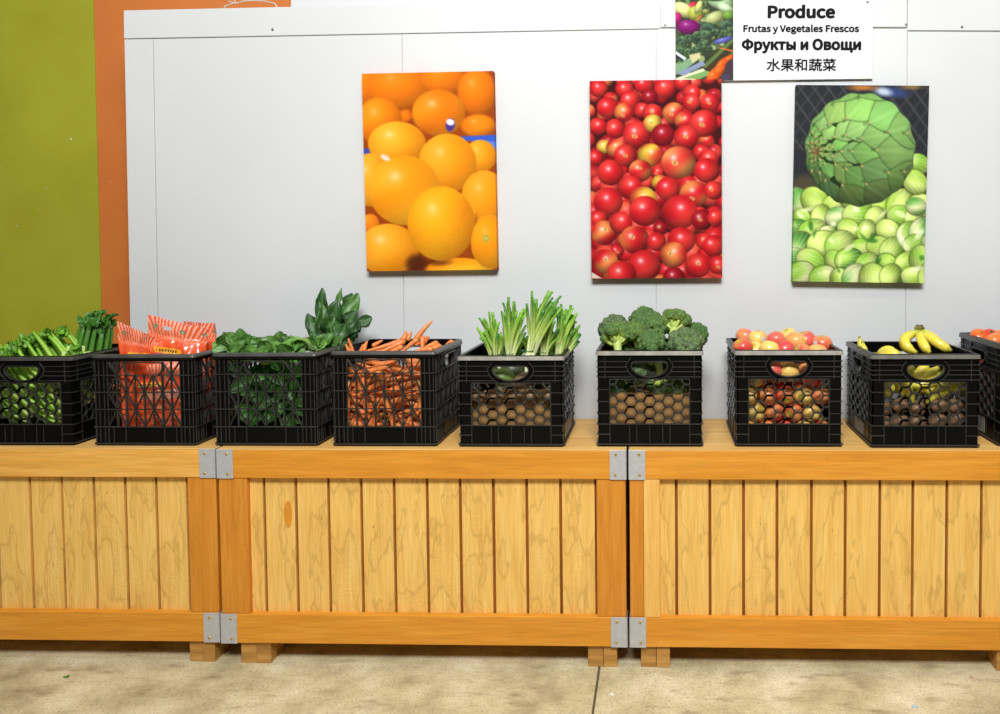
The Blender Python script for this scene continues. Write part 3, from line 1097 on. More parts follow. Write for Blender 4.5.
# ------------------------------------------------------------------ bananas
BY, BG, BT = S(244, 220, 78), S(178, 196, 72), S(92, 74, 34)
def banana_tube(mb, pts, r, green=0.3):
    n = len(pts) - 1
    rad, cols = [], []
    for i in range(n + 1):
        t = i / n
        if t < 0.10: k = 0.42 + 0.2 * t / 0.10
        elif t > 0.95: k = 0.36
        else:
            u = (t - 0.10) / 0.85
            k = 0.60 + 0.42 * math.sin(PI * min(1, u * 0.96 + 0.02)) ** 0.55
            if u > 0.85: k *= 1 - 0.45 * ((u - 0.85) / 0.15)
        rad.append(r * k)
        g = max(0, 1 - abs(t - 0.04) / 0.24) * 0.9 + max(0, (t - 0.85) / 0.15) * 0.5
        c = lerp(BY, BG, min(1, g * 0.9 + green))
        if t > 0.96: c = BT
        cols.append(c)
    mb.tube(pts, rad, 10, cols, ridge=0.05, nr=5)

def banana_bunch(label, crown, fingers, r=0.0165, green=0.1, blue_sticker=None):
    t = thing('banana_bunch', label, 'bananas', tuple(crown), group='banana bunches in the crate')
    c0 = Vector(crown)
    for (tip, bend) in fingers:
        mb = MB()
        p1 = Vector(tip) - c0
        banana_tube(mb, cat_pts((p1.normalized() * 0.004), p1, bend, 16), r, green)
        mb.build('banana', MT['fruit'], t)
    mb = MB(); mb.col = S(120, 104, 50)
    mb.tube([(-0.014, 0, 0.004), (-0.005, 0, 0.010), (0.005, 0, 0.010), (0.014, 0, 0.004)], [0.006, 0.0095, 0.0095, 0.006], 8, [S(150, 140, 60), S(110, 92, 46), S(90, 74, 40), S(150, 140, 60)])
    mb.tube([(0.0, 0, 0.004), (0.0, 0, 0.018)], [0.010, 0.012], 8, [S(160, 150, 60), S(84, 66, 38)])
    mb.build('crown', MT['produce'], t)
    if blue_sticker:
        mb = MB()
        p = Vector(blue_sticker) - c0
        mb.ico(p, 0.0075, 2, sq=(1.3, 0.35, 0.8))
        o = mb.build('sticker', mat_plain('blue_sticker', rgb(40, 70, 150), 0.35), t)
        o['label'] = 'small blue sticker'
    return t
def P(px, py, Y): return at(px, py, Y)
cr = P(919.4, 330.5, 0.215)
banana_bunch('yellow banana bunch standing above the crate rim with its dark stem up', cr, [
    (P(917.5, 353.0, 0.13), (-0.046, -0.012, 0.004)),
    (P(930.5, 353.0, 0.105), (-0.016, -0.022, 0.002)),
    (P(951.5, 350.8, 0.135), (-0.006, -0.03, -0.002)),
    (P(947.0, 351.5, 0.20), (-0.002, -0.01, 0.010)),
    (P(911.0, 354, 0.24), (-0.036, 0.0, 0.01))], r=0.0155, blue_sticker=P(936.5, 341.0, 0.146))
cr = P(876, 372.0, 0.215)
banana_bunch('greenish banana tips poking up at the left back of the banana crate', cr, [
    (P(859.3, 336.8, 0.24), (-0.012, -0.01, -0.004)), (P(862.5, 341.5, 0.22), (-0.010, -0.012, -0.004)), (P(866, 349.5, 0.20), (-0.004, -0.01, 0.0))], r=0.0125, green=0.35)
cr = P(876, 358.0, 0.235)
banana_bunch('banana bunch lying on its side behind the front rim, left of the upright bunch', cr, [
    (P(896.5, 357.0, 0.20), (0.0, -0.01, 0.024)), (P(900.5, 360.5, 0.16), (0, -0.02, 0.024)), (P(899, 367, 0.13), (0, -0.02, 0.02))], green=0.12)
cr = P(906.5, 383.5, 0.095)
banana_bunch('banana bunch lying under the upright one, filling the front handle hole', cr, [
    (P(943.5, 374.5, 0.080), (0.0, -0.006, -0.014)), (P(939.0, 366.5, 0.105), (0, 0, -0.012)), (P(928, 361.0, 0.12), (0.004, 0, -0.008)), (P(915.0, 369.0, 0.075), (-0.006, 0, 0.012))], green=0.2)
cr = P(889.5, 371, 0.085)
banana_bunch('banana bunch low at the left, seen through the hexagon holes', cr, [
    (P(891, 398.5, 0.082), (-0.014, 0, 0)), (P(902.5, 397.0, 0.085), (0.006, -0.004, 0.008)), (P(912.5, 404.0, 0.090), (0.014, 0, 0.006))], r=0.015, green=0.25)
cr = P(966, 379.5, 0.09)
banana_bunch('banana bunch low at the right, seen through the hexagon holes', cr, [
    (P(952.5, 393, 0.082), (0.004, 0, 0.008)), (P(937.5, 399, 0.082), (0, 0, 0.012)), (P(925.5, 404, 0.088), (0, 0, 0.016)), (P(962, 390, 0.10), (0.004, 0, 0))], r=0.015, green=0.3)

cr = P(905, 372, 0.25)
banana_bunch('banana bunch deep at the back left of the banana crate', cr, [
    (P(889, 394, 0.24), (-0.01, 0, 0)), (P(905, 397, 0.23), (0, -0.02, 0)), (P(921, 395, 0.24), (0.01, -0.01, 0))], r=0.017, green=0.2)
cr = P(936, 372, 0.25)
banana_bunch('banana bunch deep at the back right of the banana crate', cr, [
    (P(930, 397, 0.24), (-0.01, 0, 0)), (P(944, 395, 0.23), (0, -0.02, 0)), (P(955, 388, 0.24), (0.01, -0.01, 0))], r=0.017, green=0.2)

# ------------------------------------------------------------------ cardboard boxes used as false bottoms, potatoes and avocados
def make_carton(label, crate, h, y0=-0.115, y1=0.135, w=0.28):
    l = crate.location
    t = thing('cardboard_box', label, 'box', (l.x, l.y, FLOORZ), group='cardboard boxes inside crates')
    mb = MB()
    th = 0.004
    hw = w / 2
    for (a, b, c, d) in ((-hw, hw, y0, y0 + th), (-hw, hw, y1 - th, y1), (-hw, -hw + th, y0 + th, y1 - th), (hw - th, hw, y0 + th, y1 - th)):
        mb.box(a, b, c, d, 0, h - th)
    mb.box(-hw + th, hw - th, y0 + th, y1 - th, 0, th)
    mb.build('walls', MT['card'], t, smooth=False, bevel=0.001)
    for s in (-1, 1):
        mb = MB()
        a, b = (y0, (y0 + y1) / 2 - 0.001) if s < 0 else ((y0 + y1) / 2 + 0.001, y1)
        mb.box(-hw, hw, a, b, h - th + 0.0002, h)
        mb.build('flap', MT['card'], t, smooth=False, bevel=0.001)
    mb = MB(); mb.box(-hw * 0.9, hw * 0.9, (y0 + y1) / 2 - 0.022, (y0 + y1) / 2 + 0.022, h + 0.0002, h + 0.0006)
    mb.build('tape', mat_plain('packing_tape', rgb(170, 140, 96), 0.3), t, smooth=False)
    return t
make_carton('brown cardboard box at the bottom of the green onion crate', CRATES['onions'], 0.118)
make_carton('brown cardboard box at the bottom of the broccoli crate', CRATES['broccoli'], 0.15)
def lumpy(name, label, cat, col, r, sq, seed, loc, rot, group=None, mat='produce'):
    mb = MB()
    mb.ico((0, 0, 0), r, 3, colf=lambda p: jit(lerp(col, tuple(x * 0.7 for x in col), 0.5 + 0.5 * noise.noise(Vector(p) * 3 + Vector((seed, 0, 0)))), 0.04),
           disp=lambda p: 0.07 * noise.noise(Vector(p) * 1.5 + Vector((seed * 3, 1, 0))), sq=sq)
    o = mb.build(name, MT[mat])
    tag(o, label, cat, group)
    o.location = loc
    o.rotation_euler = rot
    return o
ol = CRATES['onions'].location
lumpy('avocado', 'green oval avocado in the handle hole of the onion crate', 'avocado', S(120, 150, 58), 0.036, (1.15, 0.8, 0.8), 1, P(502.5, 377.5, 0.085), (0, 0.1, 0.2), mat='produce')
lumpy('potato', 'brown potato beside the green avocado in the onion crate handle hole', 'potato', S(150, 116, 88), 0.033, (1.15, 0.8, 0.78), 2, P(522.5, 381, 0.085), (0, -0.35, 0.2))
for i, (px, py) in enumerate(((489, 377), (513, 373), (540, 377))):  # dark filler added to hide the pale shafts and darken the hole
    lumpy('avocado', ['dark avocado deep at the left of the onion crate handle hole', 'dark avocado behind the green one and the potato in the handle hole', 'dark avocado deep at the right of the onion crate handle hole'][i],
          'avocado', S(58, 66, 38), 0.040, (1.0, 0.8, 1.05), 41 + i, P(px, py, 0.135), (0, 0.2, 0.4))
for i in range(5):
    lumpy('potato', 'dim brown potato lying on the cardboard, seen through the onion crate\'s holes', 'potato', S(140, 106, 74), 0.028, (1.1, 0.85, 0.8), 4 + i,
          (ol.x - 0.115 + i * 0.0575, ol.y - 0.118, FLOORZ + 0.118 + 0.0215), (0, RND.uniform(-0.3, 0.3), RND.uniform(0, 3)), 'potatoes in the onion crate')
bl = CRATES['bananas'].location
for i in range(10):
    lumpy('potato', 'dim brown potato at the bottom of the banana crate, seen through its holes', 'potato', S(156, 120, 88), 0.0285, (1.05, 0.85, 0.85), 14 + i,
          (bl.x - 0.112 + (i % 5) * 0.056 + RND.uniform(-.006, .006), bl.y - 0.102 + RND.uniform(0, .012), FLOORZ + 0.062 + 0.044 * (i // 5) + RND.uniform(-.008, .008)), (0, RND.uniform(-0.3, 0.3), RND.uniform(0, 3)), 'potatoes in the banana crate')
for i in range(5):
    lumpy('potato', 'dim brown potato at the bottom of the banana crate, seen through its holes', 'potato', S(156, 120, 88), 0.0285, (1.05, 0.85, 0.85), 34 + i,
          (bl.x - 0.118 + (i % 5) * 0.058, bl.y - 0.102, FLOORZ + 0.0245), (0, 0, RND.uniform(0, 3)), 'potatoes in the banana crate')

# ------------------------------------------------------------------ broccoli
DG, MG, YG, ST = S(84, 126, 74), S(138, 174, 88), S(182, 202, 80), S(196, 214, 116)
def broccoli_meshes(seed, grey=0.0):
    rr = random.Random(seed)
    mb = MB()
    N = 17
    gr = (1 + 5 ** 0.5) / 2
    fl = []
    for i in range(N):
        z = 1 - (i + 0.5) / N * 1.15
        a = 2 * PI * i / gr + rr.uniform(-0.2, 0.2)
        q = math.sqrt(max(0, 1 - z * z))
        fl.append((Vector((q * math.cos(a), q * math.sin(a), z * 0.86)), rr.uniform(0.34, 0.46)))
    R = 1.0
    dg = lerp(DG, S(112, 128, 106), grey)
    yl = {4: 0.45, 1: 0.15}.get(seed, 0.0)
    dg = lerp(dg, S(136, 164, 70), yl)
    for i, (c, r) in enumerate(fl):
        ctr = c * 0.70
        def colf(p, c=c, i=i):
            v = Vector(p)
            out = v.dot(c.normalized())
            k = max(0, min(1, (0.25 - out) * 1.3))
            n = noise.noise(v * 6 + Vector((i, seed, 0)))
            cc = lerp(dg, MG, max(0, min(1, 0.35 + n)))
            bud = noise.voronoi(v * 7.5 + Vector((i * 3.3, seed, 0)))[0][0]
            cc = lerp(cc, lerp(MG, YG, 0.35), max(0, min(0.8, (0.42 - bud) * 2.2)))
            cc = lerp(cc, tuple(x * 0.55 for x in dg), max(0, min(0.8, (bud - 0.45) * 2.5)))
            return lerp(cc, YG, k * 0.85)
        def disp(p, i=i):
            v = Vector(p) * 2.6 + Vector((i * 7.3, seed, 0))
            d = noise.voronoi(v)[0]
            v2 = Vector(p) * 7.5 + Vector((i * 3.3, seed, 0))
            d2 = noise.voronoi(v2)[0]
            return 0.32 * (0.45 - d[0]) + 0.20 * (0.4 - d2[0])
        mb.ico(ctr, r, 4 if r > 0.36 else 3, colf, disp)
    ms = MB()
    ms.tube([(0, 0, -1.5), (0, 0, -0.9), (0, 0, -0.45), (0, 0, 0.0)], [0.26, 0.25, 0.30, 0.45], 12, [S(190, 205, 130), ST, ST, YG], ridge=0.05)
    for (c, r) in fl:
        if c.z < 0.75:
            ms.tube(cat_pts((c.x * 0.12, c.y * 0.12, -0.55), c * 0.66, (c.x * 0.10, c.y * 0.10, -0.12), 5), [0.10, 0.10, 0.11, 0.12, 0.14, 0.18], 7, [ST, ST, ST, YG, YG, YG])
    return mb, ms
broc_protos = {}
def broccoli(label, p, r, axis, roll, proto, grey=0.0):
    t = thing('broccoli_head', label, 'broccoli', p, orient(axis, roll), 'broccoli heads in the crate')
    if proto not in broc_protos:
        mb, ms = broccoli_meshes(proto, grey)
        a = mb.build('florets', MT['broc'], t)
        b = ms.build('stalk', MT['stalk'], t)
        broc_protos[proto] = (a.data, b.data)
    else:
        for nm, me in zip(('florets', 'stalk'), broc_protos[proto]):
            o = bpy.data.objects.new(nm, me); COL.objects.link(o); o.parent = t
    t.scale = (r, r, r)
    return t
bro = [
    ('leaning broccoli head at the front left, pale stalk branches showing', 616.5, 337.0, 0.115, 0.050, (-0.12, 0.7, 0.75), 0.4, 1),
    ('grey-green broccoli head at the back left, behind the leaning one', 613.5, 329, 0.24, 0.050, (-0.25, -0.1, 1), 1.0, 3),
    ('broccoli head at the very top of the heap, farthest back', 645.0, 323.5, 0.26, 0.057, (0.0, -0.35, 1), 2.0, 2),
    ('yellowish broccoli head in the middle, below the topmost head', 634, 333, 0.13, 0.038, (-0.2, -0.3, 1), 0.3, 4),
    ('broccoli head just right of the middle, under the topmost head', 656.0, 328.0, 0.19, 0.042, (0.3, -0.5, 1), 1.1, 1),
    ('broccoli head on the upper right with a forked pale stalk showing', 675.5, 324.0, 0.19, 0.050, (0.25, 1.0, 0.75), 4.0, 4),
    ('broccoli head at the front middle of the heap', 651.5, 344, 0.092, 0.047, (0.05, -0.45, 1), 2.2, 2),
    ('large tight grey-green broccoli head at the front right', 686.0, 345.5, 0.095, 0.056, (0.1, -0.55, 0.9), 3.0, 3),
    ('small broccoli head at the right back edge of the heap', 697.0, 334.5, 0.22, 0.038, (0.8, -0.3, 0.8), 0.9, 2),
    ('broccoli head low at the left, seen through the handle hole', 636.0, 372.0, 0.085, 0.038, (-0.4, -0.8, 0.4), 0.5, 3),
    ('upturned broccoli head low in the crate, stalks in the handle hole', 661.5, 382, 0.11, 0.046, (0.15, 0.35, -1), 0.5, 1),
    ('broccoli head low at the right end, behind the hexagon holes', 679.5, 384, 0.11, 0.038, (0.3, -0.8, 0.3), 2.5, 4),
    ('broccoli head low at the left end, behind the hexagon holes', 619, 384, 0.11, 0.037, (0.2, -0.8, 0.2), 1.5, 2),
]
for i, (px, py, Y) in enumerate(((614, 366, 0.22), (637, 364, 0.21), (660, 364, 0.23), (684, 366, 0.22), (626, 356, 0.16), (672, 357, 0.17))):
    bro.append(('broccoli head in the middle of the heap, glimpsed only through the holes', px, py, Y, 0.042, (RND.uniform(-.5, .5), -0.3, 1), i, 1 + i % 4))
for (lab, px, py, Y, r, ax, roll, pr) in bro:
    broccoli(lab, P(px, py, Y), r, ax, roll, pr, 0.8 if pr == 3 else 0.0)

# ------------------------------------------------------------------ green onions
def onion_bunch(label, basepx, Y, tips, seed, tie_h=0.045, depth=0.10):
    rr = random.Random(seed)
    base = P(basepx[0], basepx[1], Y)
    foot = base - Vector((0, 0, depth))
    t = thing('green_onion_bunch', label, 'green onions', tuple(foot), group='green onion bunches in the crate')
    sh, lv = MB(), MB()
    W0, W1, G0, G1 = S(250, 252, 214), S(226, 242, 128), S(146, 206, 52), S(48, 118, 36)
    nl = len(tips)
    for i, (tx, ty) in enumerate(tips):
        tip = P(tx, ty, Y + rr.uniform(-0.03, 0.05)) - foot
        a = 2 * PI * i / nl
        rad = 0.013
        b = Vector((rad * math.cos(a) + (tip.x) * 0.06, rad * math.sin(a), 0))
        neck = Vector((b.x * 0.8 + tip.x * 0.10, b.y * 0.8, depth * 0.95))
        sh.tube([b, b.lerp(neck, 0.5), neck], [0.0062, 0.0056, 0.0060], 8, [W0, W0, lerp(W0, W1, 0.4)])
        # leaves that part from the neck
        for q in range(4):
            sp = Vector((rr.uniform(-0.020, 0.020), rr.uniform(-0.02, 0.02), rr.uniform(-0.055, 0.0))) if q else Vector((0, 0, 0))
            e = tip + sp
            Lx = (e - neck).length
            bow = Vector((rr.uniform(-0.008, 0.008), rr.uniform(-0.01, 0.01), 0)) + Vector((-(e.x - neck.x) * 0.12, 0, 0.10 * abs(e.x - neck.x)))
            pts = cat_pts(neck - Vector((0, 0, 0.015)), e, bow, 9)
            wd = rr.uniform(0.0042, 0.0060)
            radii = [wd * (0.72 + 0.5 * k / 9) if k < 7 else wd * (1.17 - 0.12 * (k - 6)) for k in range(10)]
            dark = rr.random() ** 0.8
            g1 = lerp(G0, G1, dark)
            cols = [lerp(lerp(W1, W0, max(0.0, 0.9 - k * 0.22)), g1, min(1, max(0, (k / 9 - 0.24) * 1.6))) for k in range(10)]
            flat = [0.75 - 0.45 * k / 9 for k in range(10)]
            lv.tube(pts, radii, 7, cols, flat=flat, up=Vector((0.1 + rr.uniform(-0.6, 0.6), -1, 0)))
    sh.build('shafts', MT['stalk'], t)
    lv.build('leaves', MT['stalk'], t)
    mb = MB()
    mb.ring_frame([(0.0, depth * 1.0), (-0.0018, depth * 1.0 + 0.0015), (0, depth * 1.0 + 0.003), (0.001, depth * 1.0 + 0.0015)], 0.019, 0.019, 0.0185, 6)
    mb.build('tie', MT['tie'], t)
    return t
onion_bunch('green onion bunch at the left end, fanning out to the left', (496.5, 354.0), 0.17, [(479, 318), (489, 311.5), (484, 318), (494, 320), (481.5, 322), (499, 322), (486, 330)], 1)
onion_bunch('green onion bunch second from the left, one dark leaf rising from it', (509.5, 354.0), 0.20, [(503, 302.5), (508.6, 297), (501.5, 311), (513, 313), (517, 311), (524, 308.5), (520, 316)], 2)
onion_bunch('tallest green onion bunch, spreading up and right from the middle', (527.5, 351.0), 0.14, [(532, 291), (536.5, 299), (549, 290.5), (552.5, 291.5), (561, 296), (545, 303), (541, 308), (557, 303)], 3)
onion_bunch('short green onion bunch tied low, right of the tallest bunch', (544.0, 352.5), 0.16, [(539, 322), (547, 322), (552.5, 318), (549, 312), (555, 321)], 4)
onion_bunch('green onion bunch right of the middle with a curled dark leaf', (557.0, 354.0), 0.19, [(561, 304), (571, 305), (566, 309), (573.5, 308), (559, 312), (564, 314)], 5)
onion_bunch('green onion bunch at the right end, leaning right', (560.5, 354.0), 0.20, [(573.5, 315), (580, 325), (570, 314), (575.5, 321), (568, 318), (576, 329)], 6)

for i, (px, py, Y) in enumerate(((497, 362, 0.28), (514, 362, 0.29), (533, 362, 0.285), (550, 362, 0.29))):
    onion_bunch(['short green onion bunch in the back row at the left', 'short green onion bunch in the back row, second from the left', 'short green onion bunch in the back row, second from the right',
                 'short green onion bunch in the back row at the right'][i], (px, py), Y, [(px - 6, 336), (px - 3, 331), (px + 3, 334), (px + 6, 338), (px, 340), (px + 4, 332)], 30 + i, depth=0.11)
# ------------------------------------------------------------------ carrots
def carrot_mesh(Ln, r, bend, seed):
    rr = random.Random(seed)
    mb = MB()
    n = 12
    pts = cat_pts((0, 0, 0), (0, 0, Ln), (bend, bend * 0.3, 0), n)
    rad, cols = [], []
    c0, c1 = S(244, 146, 74), S(236, 122, 52)
    for i in range(n + 1):
        t = i / n
        k = (1 - t) ** 0.48 * 0.93 + 0.07
        if i == 0: k = 0.45
        if t < 0.1: k = min(k, 0.86)
        rad.append(r * k * (1 + 0.05 * math.sin(t * 40 + seed)))
        cols.append(jit(lerp(c0, c1, rr.random()), 0.08, rr) if i else S(150, 120, 50))
    mb.tube(pts, rad, 9, cols)
    mb.tube([(0, 0, 0.002), (0, 0, -0.006)], [r * 0.42, r * 0.30], 7, [S(140, 130, 50), S(90, 84, 40)])
    me_o = mb.build('carrot', MT['produce'])
    return me_o
car_protos = []
for i in range(7):
    o = carrot_mesh(RND.uniform(0.15, 0.2), RND.uniform(0.011, 0.0145), RND.uniform(-0.008, 0.008), i)
    car_protos.append(o)
used_protos = set()
cl = CRATES['carrots'].location
def carrot(p, q, k, label, group, thick=None):
    """carrot from its crown p to its tip q"""
    k = k % len(car_protos)
    src = car_protos[k]
    if k not in used_protos:
        o = src; used_protos.add(k)
    else:
        o = src.copy(); COL.objects.link(o)
    d = Vector(q) - Vector(p)
    o.location = p
    o.rotation_euler = orient(d, RND.uniform(0, 6))
    Lm = max(v.co.z for v in src.data.vertices)
    s = d.length / Lm
    w = 0.72 * thick
    o.scale = (w, w, s)
    tag(o, label, 'carrot', group)
    return o
tops = [  # crown px, tip px, depths, label
    ((351.0, 357.0), (345.4, 343.5), 0.075, 0.070, 'carrot tip at the far left of the crate, short of its neighbour', 0.95),
    ((354.0, 358.0), (348.0, 338.0), 0.10, 0.095, 'tall narrow carrot tip second from the left in the crate', 0.95),
    ((358.5, 357.5), (363.4, 344.0), 0.085, 0.09, 'short carrot tip leaning right, left of the long carrots', 0.9),
    ((363.5, 352.0), (367.5, 340.8), 0.13, 0.14, 'thin carrot tip upright behind the short leaning one', 0.9),
    ((372.0, 346.5), (383.0, 340.2), 0.24, 0.26, 'thin carrot tip pointing right near the back rim', 0.9),
    ((402.5, 340.0), (362.0, 352.0), 0.20, 0.15, 'long carrot lying low with its tip to the left', 1.1),
    ((405.5, 341.0), (377.5, 353.5), 0.16, 0.12, 'long carrot lying parallel below the long low one', 1.15),
    ((403.5, 346.5), (383.5, 355.0), 0.115, 0.10, 'shorter carrot at the front middle, below the two long ones', 1.15),
    ((418.5, 339.0), (402.0, 352.5), 0.12, 0.10, 'thick carrot slanting up to the right at the front middle', 1.15),
    ((414.5, 341.5), (432.7, 320.5), 0.19, 0.22, 'carrot whose tip rises highest above the crate', 1.1),
    ((402.0, 340.5), (406.3, 330.8), 0.25, 0.26, 'carrot pointing up, left of two back tips', 1.1),
    ((407.5, 341.0), (411.8, 331.4), 0.26, 0.27, 'carrot pointing up, right of two back tips', 1.0),
    ((428.5, 337.5), (415.0, 345.0), 0.24, 0.18, 'carrot with a rounded crown at the top right of the heap', 1.1),
    ((422.5, 336.5), (422.0, 351.0), 0.17, 0.14, 'carrot standing tip down in the middle right', 1.2),
    ((438.0, 342.5), (423.0, 348.5), 0.19, 0.15, 'carrot lying with its crown to the right below the back rim', 1.25),
    ((433.5, 349.5), (411.5, 352.5), 0.10, 0.09, 'carrot with greenish crown lying along the front right rim', 1.2),
    ((453.5, 341.0), (443.0, 349.5), 0.26, 0.24, 'lone carrot at the right end against the side rim', 1.1),
    ((441.0, 346.0), (428.0, 352.0), 0.155, 0.12, 'carrot tucked under the crown at the right of the heap', 1.2),
    ((393.0, 346.0), (372.0, 352.5), 0.22, 0.19, 'carrot half hidden behind the long low carrot', 1.1),
    ((426.0, 339.5), (419.5, 351.5), 0.20, 0.18, 'narrow carrot beside the one standing tip down', 1.0),
]
for i, (a, b, ya, yb, lab, th) in enumerate(tops):
    carrot(P(a[0], a[1], ya), P(b[0], b[1], yb), i, lab, 'loose carrots in the crate', th)
fill = 0
for lay in range(11):
    z = FLOORZ + 0.016 + lay * 0.0205
    for j in range(6):
        y = cl.y - 0.130 + (lay % 2) * 0.009 + j * (0.021 if j < 3 else 0.035)
        for h in range(2):
            if j >= 3 and lay < 6: continue
            L_ = RND.uniform(0.12, 0.17)
            xm = cl.x + (-0.070 if h == 0 else 0.070) + RND.uniform(-0.015, 0.015)
            ang = RND.uniform(-0.75, 0.75) + (PI if RND.random() < 0.5 else 0)
            d = Vector((math.cos(ang), RND.uniform(-0.05, 0.12), math.sin(ang))) * (L_ / 2)
            c = Vector((xm, y, z))
            p, q = c - d, c + d
            p.z = max(p.z, FLOORZ + 0.016); q.z = max(q.z, FLOORZ + 0.01)
            p.x = min(max(p.x, cl.x - 0.135), cl.x + 0.135); q.x = min(max(q.x, cl.x - 0.14), cl.x + 0.14)
            if max(p.z, q.z) > TOPZ + 0.26: continue
            carrot(p, q, fill * 3 + lay, 'carrot in the body of the heap, visible only through the bars of the carrot crate', 'loose carrots low in the crate', RND.uniform(1.2, 1.5))
            fill += 1
# a few upright ones at the left front, tips downward, as behind the bars
for i, (x, zt) in enumerate(((-0.118, 0.20), (-0.095, 0.245), (-0.072, 0.225), (0.10, 0.2), (0.0, 0.15), (-0.03, 0.13))):
    carrot(Vector((cl.x + x, cl.y - 0.139, TOPZ + zt)), Vector((cl.x + x + RND.uniform(-0.03, 0.03), cl.y - 0.137, TOPZ + zt - 0.15)), i,
           'carrot hanging point down against the bars of the carrot crate', 'carrots standing against the bars', 1.1)

# ------------------------------------------------------------------ spinach and chard
SP0, SP1, SP2 = S(74, 138, 46), S(118, 176, 62), S(46, 98, 36)
def leafy(name, label, cat, loc, leaves, group, seed, stems=True, ruf=0.16, tw=0.95):
    """leaves: (base offset, dir, normal, length, width, bend, colour)"""
    t = thing(name, label, cat, tuple(loc), group=group)
    lb, sb = MB(), MB()
    for i, (b, d, n, L_, W, bend, c) in enumerate(leaves):
        b = Vector(b); d = Vector(d).normalized()
        if stems:
            root = Vector((b.x * 0.3, b.y * 0.3, -0.03))
            sb.tube(cat_pts(root, b + d * L_ * 0.12, (0, 0, 0.0), 4), [0.0035, 0.003, 0.0026, 0.0024, 0.002], 6, [S(150, 180, 90)] * 5)
        leaf(lb, b, d, n, L_, W, bend, 0.30, c, lerp(c, S(160, 195, 110), 0.5), ruf, seed * 10 + i, nt=11, ns=5, tipw=tw, pw=0.62)
    lb.build('leaves', MT['leaf'], t)
    if stems: sb.build('stems', MT['stalk'], t)
    return t
def rosette(n, spread, L0, W0, tone, rr, lean=(0, 0, 0), low=0.2):
    out = []
    for i in range(n):
        a = rr.uniform(0, 2 * PI)
        e = rr.uniform(0.25, 1.3)
        d = Vector((math.cos(a) * spread, math.sin(a) * spread * 0.8, e)) + Vector(lean)
        b = Vector((rr.uniform(-0.025, 0.025), rr.uniform(-0.02, 0.02), rr.uniform(-0.01, 0.015)))
        nrm = Vector((rr.uniform(-0.5, 0.5), -1.0, rr.uniform(0.1, 0.9)))
        c = lerp(tone, lerp(S(140, 192, 92), SP2, rr.random() ** 1.1), 0.85)
        out.append((b, d, nrm, L0 * rr.uniform(0.5, 0.9), W0 * rr.uniform(0.8, 1.2), rr.uniform(-0.3, 1.5), c))
    return out
rr = random.Random(3)
g = 'leafy bunches in the spinach crate'
leafy('spinach_bunch', 'spinach bunch at the front left corner, round leaves over the rim', 'spinach', P(233, 352, 0.115), rosette(20, 0.8, 0.075, 0.026, SP0, rr, (0.05, -0.2, 0)), g, 1)
leafy('spinach_bunch', 'spinach bunch second from the left, upright dark leaf at its back', 'spinach', P(246, 352, 0.15), rosette(22, 0.7, 0.085, 0.025, SP0, rr, (0, -0.2, 0.2)), g, 2)
leafy('spinach_bunch', 'spinach bunch in the front middle, lying flat', 'spinach', P(266, 355, 0.10), rosette(24, 1.0, 0.075, 0.025, SP1, rr, (0, -0.3, 0)), g, 3)
leafy('spinach_bunch', 'spinach bunch in the front, right of the middle, below the curled leaf', 'spinach', P(287, 356, 0.11), rosette(22, 1.0, 0.075, 0.024, SP1, rr, (0, -0.3, 0.0)), g, 4)
leafy('spinach_bunch', 'spinach bunch at the back middle, short and dark', 'spinach', P(284, 350, 0.24), rosette(18, 0.8, 0.075, 0.025, SP2, rr, (0, 0, 0.1)), g, 5)
leafy('spinach_bunch', 'small-leaved spinach bunch at the right, under the tall chard', 'spinach', P(322, 350, 0.20), rosette(26, 1.0, 0.07, 0.02, lerp(SP0, SP1, 0.5), rr, (0, -0.2, 0.1)), g, 6)
# the curled leaf that shows its pale underside
t = thing('spinach_leaf', 'pale curled leaf rolled into a ring on the right of the spinach', 'spinach', tuple(P(302, 351, 0.13)), group=g)
mb = MB()
rings = []
for i in range(19):
    a = -0.5 + 5.6 * i / 18
    for j in range(7):
        s = j / 6 - 0.5
        rad = 0.026 * (1 - 0.03 * i / 3) * (1 + 0.10 * math.sin(9 * s + a))
        mb.vert((math.cos(a) * rad, s * 0.06 * math.sin(PI * (i + 1.5) / 21), math.sin(a) * rad * 0.95 + 0.018), lerp(S(150, 188, 84), S(104, 156, 66), abs(s) * 2 * (0.4 + 0.6 * ((i + j) % 2))))
for i in range(18):
    for j in range(6):
        b = i * 7 + j
        mb.face(b, b + 1, b + 8, b + 7)
mb.build('blade', MT['leaf'], t)
mb = MB(); mb.tube(cat_pts((0.0, 0.0, -0.02), (0.024, 0, 0.0), (0, -0.01, 0), 4), [0.003] * 5, 6, [S(170, 200, 110)] * 5)
mb.build('stem', MT['stalk'], t)
